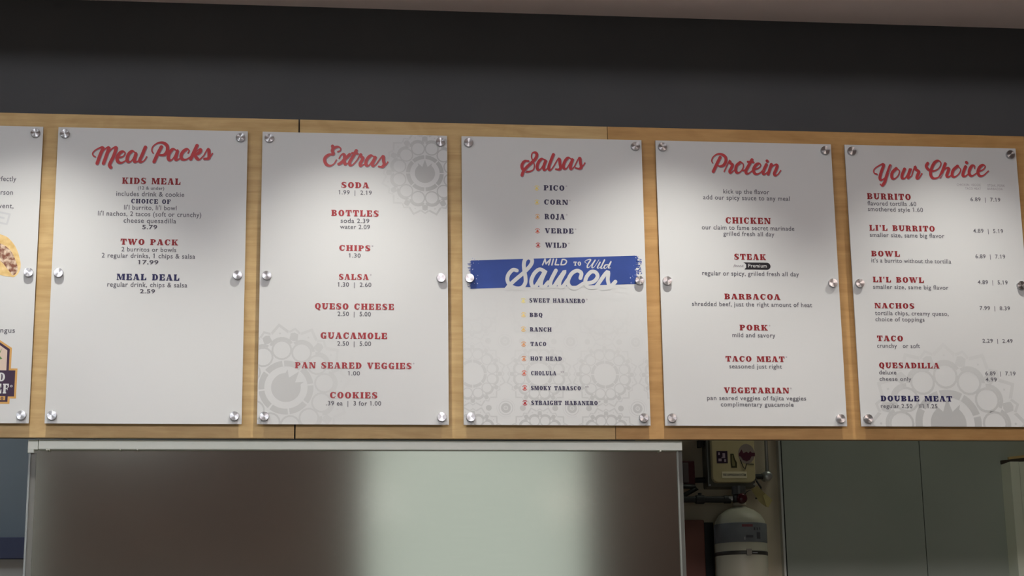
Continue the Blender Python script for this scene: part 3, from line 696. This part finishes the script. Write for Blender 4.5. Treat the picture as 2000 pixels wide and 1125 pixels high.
pr = Print(0.5); pr.poly([(468, 712), (480, 700), (486, 690), (478, 712)]); pr.poly([(470, 716), (478, 712), (488, 722), (482, 724)]); pr.build('badge_leaf', mat('badge_leaf', (0.08, 0.2, 0.05)), bd)
pr = Print(0.5); slab(pr, 'CERTIFIED', 318, 499, 790, 26); pr.build('badge_lettering', M['white'], bd)
pr = Print(0.5); slab(pr, 'ANGUS BEEF', 300, 511, 826, 29); pr.arc(518, 804, 1.6, 3.4, 0, 360, 12); pr.build('badge_lettering', M['white'], bd)
pr = Print(0.5); slab(pr, 'O', 489, 497, 845, 9); pr.build('badge_lettering', plum, bd)
pr = Print(0.15)
for (a0, c0, a1, c1) in ((430, 268, 487, 279), (487, 279, 480, 310), (480, 310, 455, 305), (440, 285, 470, 291)):
    pr.stroke([(a0, c0), (a1, c1)], 6, False)
pr.build('faint_pattern', mat('faint_pattern_print', (0.535, 0.535, 0.55)), r1)

# board 3: rosettes
pr = Print(0.2)
mandala(pr, 503, 124, 1.585, 0, lambda u, v: 0.15+0.85*(u-350)/200)
o = pr.build('rosette_pattern', M['tint'], boards[3]); o['label'] = 'grey printed rosette at the top right'
pr = Print(0.2)
mandala(pr, 84, 803, 2.22, -38, lambda u, v: 0.75-(u)/420)
o = pr.build('rosette_pattern', M['tint'], boards[3]); o['label'] = 'pale printed rosette at the bottom left'
# board 6: rosette
pr = Print(0.2)
mandala(pr, 281, 905, 2.9, 15, lambda u, v: 0.78*(0.2+(v-640)/270)-(0.12 if u < 150 else 0), True, 0)
o = pr.build('rosette_pattern', M['tint'], boards[6]); o['label'] = 'large grey printed rosette rising from the bottom'
# board 4: lattice of small rosettes fading upwards
f4 = lambda u, v: 0.9*max(0.0, (v-505)/408)**1.8
pr = Print(0.2)
for j, cv in enumerate((553, 757, 961)):
    for i in range(-1, 4):
        mandala(pr, 28+204*i, cv, 1.18, 0, f4, False)
for j, cv in enumerate((655, 862)):
    for i in range(-1, 4):
        u = 128.5+203*i
        for r0, r1_, k in ((0, 5, .7), (7, 15, 1), (20, 22.5, .6), (27, 28.5, .4)):
            for a in range(0, 360, 20):
                c = f4(u, cv)*k; b0, b1 = math.radians(a), math.radians(a+20)
                if r0 > 25 and a % 90 in (40, 20): continue
                pr.poly([(u+r0*math.cos(b0), cv+r0*math.sin(b0)), (u+r1_*math.cos(b0), cv+r1_*math.sin(b0)), (u+r1_*math.cos(b1), cv+r1_*math.sin(b1)), (u+r0*math.cos(b1), cv+r0*math.sin(b1))], tuple(w*(1-.3*c) for w in WHITE))
        for sx in (-1, 1):
            pr.disc(u+sx*52, cv, 9, 14, tuple(w*(1-.3*f4(u, cv)) for w in WHITE))
o = pr.build('rosette_pattern', M['tint'], boards[4]); o['label'] = 'grey printed lattice of small rosettes fading upwards'
# board 4: heat-level dots
BUL = [(235, 165), (235, 211), (236, 258), (235, 304), (236, 350), (187, 527), (187, 572), (186, 617), (186, 664), (186, 709), (186, 754), (187, 800), (187, 846)]
BC = [(0.78, 0.62, 0.16), (0.78, 0.62, 0.16), (0.70, 0.36, 0.12), (0.60, 0.10, 0.05), (0.48, 0.04, 0.04),
      (0.82, 0.70, 0.22), (0.80, 0.58, 0.18), (0.76, 0.48, 0.14), (0.72, 0.32, 0.12), (0.70, 0.26, 0.10), (0.64, 0.14, 0.09), (0.55, 0.07, 0.06), (0.42, 0.02, 0.03)]
for i, ((u, v), c) in enumerate(zip(BUL, BC)):
    pr = Print(0.5)
    cc = tuple(c)
    pr.arc(u, v, 6.4, 8.2, 25, 155, 8, cc); pr.arc(u, v, 6.4, 8.2, 205, 335, 8, cc)
    pr.poly([(u-2.6, v+4.5), (u-4.2, v+1), (u-1.4, v-2.2), (u, v-5.5), (u+2.6, v-1.6), (u+4.2, v+1), (u+2.6, v+4.5)], cc)
    o = pr.build('heat_dot', M['tint'], boards[4])
# board 4: banner
pr = Print(0.3)
TL, TR, BR_, BL_ = (26, 402), (542, 379), (544, 470), (24, 492)
pr.poly([TL, TR, BR_, BL_])
rd = random.Random(4)
for k in range(34):
    t = k/34; v = 404+(489-404)*t; w = rd.uniform(1, 8)*(1+0.6*math.sin(t*9))
    pr.poly([(26-2*t, v), (26-2*t, v+rd.uniform(1, 3)), (26-w, v+1.6), (26-w, v+.4)])
for k in range(70):
    t = k/70; v = 379+(470-379)*t; w = rd.uniform(0, 19)*(1-.35*t)
    if rd.random() < .5: pr.poly([(542, v), (542+w, v+rd.uniform(-2, 2)), (542+w, v+2), (542, v+2.4)])
for k in range(40):
    u = 545+rd.uniform(0, 15); v = rd.uniform(382, 440); r = rd.uniform(.8, 2.6)
    pr.poly([(u, v-r), (u+r, v), (u, v+r*1.5), (u-r, v)])
ban = pr.build('sauces_banner', M['blue'], boards[4]); ban['label'] = 'blue brushed banner reading Mild to Wild Sauces'
pr = Print(0.5)
for k in range(26):
    u = rd.choice((rd.uniform(24, 50), rd.uniform(520, 542))); v = rd.uniform(395, 485); w = rd.uniform(.5, 2.2)
    pr.poly([(u-w, v), (u, v-w*1.6), (u+w, v), (u, v+w*1.2)])
pr.build('brush_flecks', mat('fleck_blue', (0.42, 0.44, 0.62)), ban)
pr = Print(0.55)
for st in SCRIPT['Sauces'][2]: pr.stroke(st, SCRIPT['Sauces'][1], False)
pr.build('banner_lettering', M['white'], ban)
pr = Print(0.55)
for st in SCRIPT['Wild'][2]: pr.stroke(st, SCRIPT['Wild'][1], True)
pr.build('banner_lettering', M['white'], ban)
pr = Print(0.55)
def slant(x, y): return (249+x+0.27*y, 413-y)
for st in ([(0, 0), (3, 19)], [(3, 19), (10, 3)], [(10, 3), (20, 19)], [(20, 19), (19, 0)], [(29, 0), (29, 19)], [(39, 19), (39, 1)], [(39, 1), (50, 1)],
           [(57, 1), (57, 18)], [(57, 18), (64, 18), (71, 14), (72, 8), (68, 2), (57, 1)]):
    pr.stroke([slant(*p) for p in st], 4.2, False)
pr.build('banner_lettering', M['white'], ban)
pr = Print(0.55); slab(pr, 'TO', 346, 370, 414, 13); pr.build('banner_lettering', M['white'], ban)
# board 5: the small pill badge
pr = Print(0.4)
for k in range(10):
    a0, a1 = math.radians(-90+18*k), math.radians(-90+18*(k+1))
    pr.poly([(343, 407), (343+11.5*math.cos(a0), 407+11.5*math.sin(a0)), (343+11.5*math.cos(a1), 407+11.5*math.sin(a1))])
pr.poly([(276, 395.5), (343, 395.5), (343, 418.5), (276, 418.5)])
pr.poly([(268, 395.5), (276, 395.5), (276, 402)]); pr.poly([(270, 418.5), (276, 412), (276, 418.5)])
pill = pr.build('premium_pill', M['black'], boards[5]); pill['label'] = 'small black pill reading Premium'
plain('Premium', M['white'], 'pill_lettering', pill, 283, 342, 411.5, 11, lay=.5, bold=0.006)
pr = Print(0.5)
pr.stroke([(236, 411), (239, 402), (238, 408), (243, 404), (242, 410), (247, 405), (248, 410), (253, 405), (254, 410), (259, 405), (261, 410), (266, 404), (266, 410)], 1.2, False)
pr.build('pill_script', M['faint'], pill)

# ---------------------------------------------------------------- stainless hood behind the pass
def steel_mat():
    m = noise_mat('brushed_steel', (0.433, 0.427, 0.378), (0.440, 0.434, 0.384), scale=(2, 1, 60), nscale=4, rough=0.10, metal=1.0)
    return m
steel = steel_mat()
rail_m = noise_mat('rail_enamel', (0.80, 0.84, 0.76), (0.84, 0.87, 0.80), scale=(1, 1, 4), nscale=3, rough=0.4)
hood = thing('exhaust_hood', 'large brushed steel exhaust hood with a pale top rail under the menu panels', 'hood', (-0.30, 0.06, 1.6))
hx, hz = 0.30, -1.6
MB().box(-1.2800+hx, 0.6665+hx, 0, 0.95, 1.62+hz, 2.3225+hz).build('hood_body', steel, hood, bevel=0.0015)
MB().box(-1.2572+hx, 0.6785+hx, -0.016, 0.0, 2.2960+hz, 2.3245+hz).build('top_rail', rail_m, hood, bevel=0.0015)
MB().box(-1.2880+hx, -1.2590+hx, -0.014, 0.0, 2.2950+hz, 2.3240+hz).box(-1.2880+hx, -1.2700+hx, -0.014, 0, 2.285+hz, 2.2950+hz).build('corner_bracket', rail_m, hood, bevel=0.001)
MB().box(-1.2850+hx, -1.2795+hx, -0.010, 0.02, 1.62+hz, 2.2850+hz).build('edge_trim', mat('edge_trim_left', (0.26, 0.28, 0.28), 0.4), hood)
MB().box(-1.2795+hx, -1.2640+hx, -0.0025, 0.0, 1.62+hz, 2.2850+hz).build('flange', mat('flange_steel', (0.16, 0.16, 0.145), 0.5), hood)
MB().box(0.6635+hx, 0.6675+hx, -0.007, 0.0, 1.62+hz, 2.296+hz).build('edge_trim', mat('edge_trim_white', (0.24, 0.25, 0.235), 0.4), hood)
MB().box(0.6675+hx, 0.6800+hx, -0.002, 0.5, 1.62+hz, 2.296+hz).build('side_trim', mat('side_trim_dark', (0.10, 0.10, 0.09), 0.5), hood)
for x in (-1.2, 0.6):
    for y in (0.12, 0.85):
        MB().lathe([(0.006, 2.3225+hz), (0.006, CZ+hz)], 8, 'z', (x+hx, y, 0)).build('hanger_rod', M['barrel'], hood)
for px_, zz, r in ((-1.232, 2.2955, .0035), (-1.226, 2.2945, .0025), (-1.02, 2.2955, .002), (-0.97, 2.2955, .002), (0.61, 2.2945, .003)):
    MB().lathe([(r, -0.016), (r*.6, 0.0)], 8, 'y', (px_+hx, 0, zz+hz)).build('sealant_blob', mat('sealant', (0.75, 0.76, 0.66)), hood)

# ---------------------------------------------------------------- fire suppression on the service wall
cream_m = noise_mat('aged_cream_enamel', (0.52, 0.44, 0.235), (0.60, 0.51, 0.29), nscale=6, rough=0.45)
dk = mat('dark_iron', (0.022, 0.022, 0.022), 0.5)
galv = mat('galvanised_conduit', (0.42, 0.43, 0.42), 0.35, 0.7)
cb = thing('control_box', 'cream fire suppression control box with decals, above the gas cylinder', 'control box', (1.09, 1.10, 2.325))
MB().box(-0.086, 0.094, 0.03, 0.104, -0.012, 0.185).build('enclosure', mat('enclosure_grey', (0.13, 0.125, 0.10), 0.4, 0.4), cb, bevel=0.004)
def rr(x0, x1, z0, z1, r, n=4):
    P = []
    for cx, cz, a in ((x1-r, z1-r, 0), (x0+r, z1-r, 90), (x0+r, z0+r, 180), (x1-r, z0+r, 270)):
        for k in range(n+1):
            t = math.radians(a+90*k/n); P.append((cx+r*math.cos(t), cz+r*math.sin(t)))
    return P[::-1]
MB().prism(rr(-0.073, 0.089, 0.002, 0.180, 0.022), -0.0, 0.03).build('cover', cream_m, cb, bevel=0.003)
MB().box(-0.084, -0.081, 0.026, 0.032, -0.008, 0.18).build('bright_edge', galv, cb)
d1 = MB().box(-0.055, -0.014, -0.0012, 0, 0.073, 0.118).build('pictogram_decal', mat('decal_dark', (0.03, 0.012, 0.03), 0.4), cb)
pk = MB()
for (x, z, w, h) in ((-.046, .108, .006, .010), (-.028, .103, .010, .014), (-.043, .085, .012, .010), (-.024, .083, .007, .010), (-.03, .094, .014, .004)):
    pk.box(x-w/2, x+w/2, -.0018, -.0012, z-h/2, z+h/2)
pk.build('pictogram', mat('decal_pink', (0.42, 0.32, 0.38)), d1)
MB().prism([(-.003, .108), (.009, .108), (.013, .090), (.020, .076), (.020, .056), (-.001, .056), (-.003, .076)][::-1], -0.0012, 0).build('bottle_decal', mat('decal_olive', (0.05, 0.045, 0.015)), cb)
MB().prism([(.002, .103), (.006, .103), (.008, .088), (.013, .074), (.013, .062), (.003, .062), (.001, .078)][::-1], -0.0017, -.0012).build('bottle_highlight', mat('decal_ochre', (0.22, 0.19, 0.08)), cb)
e1 = MB().prism([(0.058+0.031*math.cos(a*math.pi/10), 0.108+0.037*math.sin(a*math.pi/10)) for a in range(20)][::-1], -0.0010, 0).build('round_emblem', mat('emblem_rose', (0.30, 0.24, 0.21)), cb)
MB().prism([(.029, .108), (.040, .124), (.046, .110), (.058, .116), (.066, .110), (.072, .118), (.078, .112), (.090, .112), (.090, .100), (.076, .098), (.070, .086), (.058, .080), (.044, .086), (.036, .098), (.029, .100)][::-1], -0.0018, -.001).build('emblem_band', mat('emblem_maroon', (0.085, 0.012, 0.030)), e1)
MB().tube([(.033, -.002, .086), (.043, -.002, .060), (.050, -.002, .050), (.057, -.002, .072)], 0.0016, 6).build('cable_tie', dk, cb)
MB().tube([(.058, -.001, .071), (.084, -.001, .069)], 0.0016, 6).build('emblem_rule', mat('emblem_rule', (0.09, 0.08, 0.06)), cb)
lp = MB().box(-0.038, 0.056, -0.0012, 0, 0.018, 0.042).build('name_plate', mat('name_plate_cream', (0.82, 0.74, 0.52)), cb)
vs, fs, a, b_ = plain_text('FIRE SUPPRESSION SYSTEM', 0.01)
sx = 0.085/(b_-a); sy = 0.0085/ref_h('7', 0.01)
link('plate_lettering', [(-0.0335+(x-a)*sx, -0.0016, 0.0255+y*sy) for x, y in vs], fs, dk, lp)
for x, z in ((-.078, -.004), (.090, -.002), (-.078, .172), (.088, .172)):
    MB().lathe([(0.004, -0.003), (0.004, 0.0)], 10, 'y', (x, 0.03, z)).build('screw', galv, cb)

cyl = thing('gas_cylinder', 'cream gas cylinder with a grey label band, hanging under the control box', 'cylinder', (1.112, 1.10, 1.50))
def ring(r, z): return (r, z)
MB().lathe([(0.05, 0.0), (0.092, 0.02), (0.0955, 0.06), (0.0955, 0.655), (0.091, 0.682), (0.077, 0.706), (0.052, 0.724), (0.030, 0.733), (0.022, 0.738)], 40, 'z').build('tank', noise_mat('tank_enamel', (0.46, 0.44, 0.34), (0.50, 0.48, 0.38), nscale=4, rough=0.4), cyl, smooth=True)
lab = MB().lathe([(0.0962, 0.601), (0.0968, 0.603), (0.0968, 0.681-0.012), (0.0962, 0.671)][:4], 40, 'z')
lab.build('label_band', noise_mat('label_grey', (0.14, 0.15, 0.165), (0.19, 0.20, 0.215), nscale=12, rough=0.5), cyl, smooth=True)
def on_tank(a, z, w, h, m, name, r=0.0973):
    mb = MB(); n = 4
    for k in range(n):
        a0, a1 = math.radians(a-w/2+w*k/n), math.radians(a-w/2+w*(k+1)/n)
        mb.add([(r*math.cos(a0), r*math.sin(a0), z), (r*math.cos(a1), r*math.sin(a1), z), (r*math.cos(a1), r*math.sin(a1), z+h), (r*math.cos(a0), r*math.sin(a0), z+h)], [(0, 1, 2, 3)])
    return mb.build(name, m, cyl)
redp = mat('label_red', (0.20, 0.06, 0.07)); drk = mat('label_ink', (0.07, 0.07, 0.08)); wht = mat('label_pale', (0.30, 0.31, 0.32))
on_tank(-88, 0.655, 24, 0.009, redp, 'label_mark')
for (a, z, w, h) in ((-72, .643, 4, .010), (-65, .643, 3, .010), (-58, .645, 3, .009), (-84, .616, 16, .009), (-62, .612, 10, .024)): on_tank(a, z, w, h, drk, 'label_mark')
on_tank(-95, .608, 3, .011, wht, 'label_mark')
MB().lathe([(0.0960, 0.556), (0.0972, 0.558), (0.0972, 0.568), (0.0960, 0.570)], 40, 'z').build('strap', mat('strap_dark', (0.06, 0.055, 0.05), 0.4, 0.4), cyl, smooth=True)
MB().box(-.004, .014, -.103, -.096, .553, .575).build('strap_buckle', mat('buckle', (0.22, 0.20, 0.17), 0.4, 0.5), cyl)
MB().box(0.018, 0.036, -.100, -.094, .560, .563).build('strap_buckle', wht, cyl)
MB().box(-0.03, 0.03, 0.07, 0.104, 0.54, 0.60).build('wall_bracket', dk, cyl)
MB().lathe([(0.022, 0.738), (0.026, 0.742), (0.026, 0.750), (0.020, 0.752)], 20, 'z').build('neck_ring', mat('neck_cream', (0.38, 0.33, 0.25)), cyl, smooth=True)
MB().lathe([(0.020, 0.752), (0.024, 0.758), (0.024, 0.776), (0.020, 0.780), (0.026, 0.782), (0.026, 0.812)], 20, 'z').build('valve', mat('valve_iron', (0.13, 0.125, 0.12), 0.4, 0.6), cyl)
MB().lathe([(0.013, -0.046), (0.019, -0.040), (0.019, -0.022)], 16, 'y', (0.003, 0, 0.764)).build('burst_cap', mat('cap_red', (0.06, 0.008, 0.012), 0.2), cyl, smooth=True)
MB().lathe([(0.009, -0.044), (0.012, -0.020)], 12, 'x', (-0.006, -.004, 0.766)).build('port', galv, cyl)

# pull station, pipes, cables
ps_ = thing('pull_station', 'dark red pull box with a grey vertical stripe beside the control box', 'alarm box', (0.925, 1.14, 2.32))
MB().box(-0.045, 0.035, 0.0, 0.064, 0.0, 0.092).build('housing', mat('alarm_red', (0.062, 0.009, 0.013), 0.4), ps_, bevel=0.003)
MB().box(-0.012, 0.010, -0.006, 0.0, 0.010, 0.085).build('handle', mat('alarm_grey', (0.11, 0.085, 0.085), 0.5), ps_, bevel=0.002)
bk = MB().box(0.985, 1.000, 1.15, 1.204, 2.468, 2.56).build('junction_box', dk, bevel=0.002); tag(bk, 'small black junction box at the top left of the control box', 'junction box')
p = MB().tube([(0.983, 1.18, 2.500), (0.80, 1.18, 2.500)], .007, 8).build('thin_conduit', galv); tag(p, 'thin grey conduit running left from the black junction box', 'pipe')
p = MB().tube([(1.003, 1.17, 2.345), (0.962, 1.17, 2.343)], .010, 10).build('short_pipe', dk); tag(p, 'short black pipe joining the red pull box to the control box', 'pipe')
pipe = thing('discharge_pipe', 'thick black discharge pipe running left from the cylinder valve', 'pipe', (1.074, 1.10, 2.264))
MB().lathe([(0.0115, -0.40), (0.0115, -0.0)], 14, 'x').build('pipe_run', dk, pipe, smooth=False)
MB().lathe([(0.0145, -0.125), (0.0165, -0.122), (0.0165, -0.095), (0.0145, -0.092)], 14, 'x').build('coupling', dk, pipe)
MB().lathe([(0.007, 0.0), (0.007, 0.020)], 10, 'z', (-0.108, 0, 0.004)).build('plug', dk, pipe)
MB().lathe([(0.0145, -0.018), (0.0145, 0.006)], 14, 'x').build('coupling', dk, pipe)
hose = MB().tube([(0.80, 1.13, 2.318), (0.90, 1.13, 2.316), (0.955, 1.13, 2.315), (0.962, 1.13, 2.308), (0.945, 1.13, 2.300), (0.915, 1.13, 2.284), (0.87, 1.13, 2.262)], .0085, 10).build('black_hose', dk, smooth=True)
tag(hose, 'bent black hose above the discharge pipe at the hood edge', 'hose')
cd = thing('vertical_conduit', 'grey conduit dropping to a round elbow fitting right of the control box', 'pipe', (1.245, 1.18, 2.36))
MB().lathe([(0.0065, 0.012), (0.0065, 1.35)], 12, 'z').build('conduit_pipe', galv, cd, smooth=True)
MB().lathe([(0.012, -0.024), (0.0175, -0.018), (0.019, 0.0), (0.019, 0.024)], 20, 'y', (-0.003, 0, 0)).build('elbow', galv, cd, smooth=True)
MB().lathe([(0.010, -0.06), (0.010, -0.012)], 12, 'x', (0, 0, -0.002)).build('side_connector', dk, cd)
cable = MB().tube([(1.183, 1.13, 2.35), (1.190, 1.12, 2.33), (1.202, 1.12, 2.31), (1.203, 1.12, 2.292), (1.190, 1.11, 2.275), (1.176, 1.10, 2.268)], .0035, 8).build('black_cable', dk, smooth=True)
tag(cable, 'thin black cable looping from the control box to the valve', 'cable')
ht = thing('hang_tag', 'yellowed inspection tag hanging askew beside the cylinder neck', 'tag', (1.165, 0.985, 2.26))
tagm = noise_mat('tag_card', (0.25, 0.20, 0.075), (0.33, 0.27, 0.11), nscale=20)
MB().prism([(-.035, .028), (-.012, .040), (.030, .000), (.038, -.012), (.018, -.036), (-.006, -.018)][::-1], 0, 0.0012).build('card', tagm, ht)
MB().prism([(.008, .004), (.018, .012), (.042, -.012), (.026, -.038), (.018, -.034)][::-1], -.0018, -.0006).build('card', mat('tag_card_pale', (0.42, 0.36, 0.15)), ht)
MB().tube([(-.030, .0, .028), (-.045, .02, .022), (-.052, .035, .012)], .0015, 6).build('tag_string', dk, ht)
mc = box('maroon_cabinet', noise_mat('maroon_enamel', (0.15, 0.060, 0.046), (0.18, 0.072, 0.055), nscale=4), 0.76, 0.985, 1.13, 1.204, 1.2, 2.193, bevel=0.004)
tag(mc, 'dark maroon cabinet on the service wall, left of the gas cylinder', 'cabinet')
sg = box('cylinder_shade', dk, 0.988, 1.035, 1.197, 1.204, 1.2, 2.19, bevel=0.003); tag(sg, 'black strip standing in for shade between the maroon cabinet and the cylinder', 'shade_strip')  # dark strip put in for the shade beside the cylinder

# kitchen left: shelf band, right: pale column and wooden ledge
sb = thing('wall_shelf', 'dark navy shelf front on the kitchen wall, seen left of the hood', 'shelf', (-1.9, 2.2, 2.15))
MB().box(-1.3, 0.45, 0, 0.2, 0.0, 0.088).build('shelf_board', mat('shelf_navy', (0.11, 0.12, 0.21), 0.5), sb, bevel=0.002)
wc = box('wall_cabinet', mat('cabinet_grey', (0.70, 0.66, 0.62), 0.5), -3.0, -1.48, 2.22, 2.4, 1.2, 2.15, bevel=0.003); tag(wc, 'grey cabinet below the navy shelf, left of the hood', 'cabinet')
cm = noise_mat('pale_panel', (0.62, 0.63, 0.50), (0.68, 0.69, 0.56), nscale=3, rough=0.6)
pc = struct(bpy.data.objects.new('wall_jamb', None)); COL.objects.link(pc); pc.location = (2.158, 1.09, 0)
box('panel', cm, 0, 0.034, 0, 0.09, 0, 2.404, pc)
box('panel', cm, 0.0355, 1.1, 0.002, 0.09, 0, 2.404, pc)
lg = thing('wooden_ledge', 'wooden ledge with a dark underside capping the pale wall at the far right', 'ledge', (2.156, 1.166, 2.406))
und = mat('ledge_dark', (0.035, 0.025, 0.018), 0.6)
def wedge(z0, z1, g, m, name):
    pts = [(0.0+g, 0.0), (0.33, -0.42+g), (1.1, -0.42+g), (1.1, 0.013), (0.0+g, 0.013)]
    n = 5; vs = [(x, y, z0) for x, y in pts] + [(x, y, z1) for x, y in pts]
    fs = [tuple(range(n-1, -1, -1)), tuple(range(n, 2*n))] + [(i, (i+1) % n, (i+1) % n+n, i+n) for i in range(n)]
    link(name, vs, fs, m, lg)
wedge(0.0, 0.013, 0.0, und, 'underside'); wedge(0.013, 0.026, 0.03, M['birch'], 'ledge_top')

# ---------------------------------------------------------------- lamps (fixtures)
trim_white = mat('fixture_white', (0.75, 0.75, 0.73), 0.5)
for i, lx in enumerate(LAMP_X):
    t = thing('downlight', 'small round downlight, %s from the left in the row over the menu' % ('first', 'second', 'third', 'fourth', 'fifth', 'sixth')[i], 'light', (lx, LAMP_Y, CZ), 'downlights over the menu')
    mb = MB(); n = 28
    prof = [(0.045, -0.002), (0.060, -0.004), (0.060, 0.0)]
    vs = []; fs = []
    for r, h in prof:
        for k in range(n): vs.append((r*math.cos(2*math.pi*k/n), r*math.sin(2*math.pi*k/n), h))
    for j in range(2):
        for k in range(n): fs.append((j*n+k, j*n+(k+1) % n, (j+1)*n+(k+1) % n, (j+1)*n+k))
    mb.add(vs, fs); mb.build('trim_ring', trim_white, t)
    MB().lathe([(0.040, -0.003), (0.040, -0.001)], 20, 'z').build('lens', mat('lamp_lens', (0.8, 0.8, 0.8), emit=(1, .95, .85), es=3.0), t)
PLACE = ('farthest left', 'second from the left', 'second from the right', 'farthest right')
for i, (tx, ty, tc, ts) in enumerate(GLOBES):
    t = thing('fill_globe', 'added opal globe fill light under the dining ceiling, %s of four' % PLACE[i], 'light', (tx, ty, CZ), 'added fill globes of the dining room')
    MB().lathe([(0.07, -0.05), (0.07, 0.0)], 20, 'z').build('canopy', trim_white, t)
    prof = [(GLOBE_R*math.sin(math.pi*k/14), GLOBE_Z-CZ-GLOBE_R*math.cos(math.pi*k/14)) for k in range(1, 14)]
    MB().lathe(prof, 24, 'z').build('globe', mat('opal_globe', (0.8, 0.8, 0.8), emit=tc, es=ts), t, smooth=True)
for kx, ky, kc, ks, kl in ((-2.4, 1.5, (0.82, 0.93, 1.0), KIT_L, 'added cool white fill panel on the left of the kitchen ceiling'), (1.9, 0.62, (0.95, 1.0, 0.85), KIT_R, 'added greenish white fill panel on the right of the kitchen ceiling')):
    t = thing('kitchen_fill', kl, 'light', (kx, ky, CZ), 'added kitchen fill lights')  # unseen panels added to brighten the kitchen walls
    MB().box(-0.42, 0.42, -0.22, 0.22, -0.02, 0.0).build('frame', trim_white, t)
    MB().box(-0.40, 0.40, -0.20, 0.20, -0.024, -0.02).build('diffuser', mat('kitchen_diffuser', (0.8, 0.8, 0.8), emit=kc, es=ks), t)
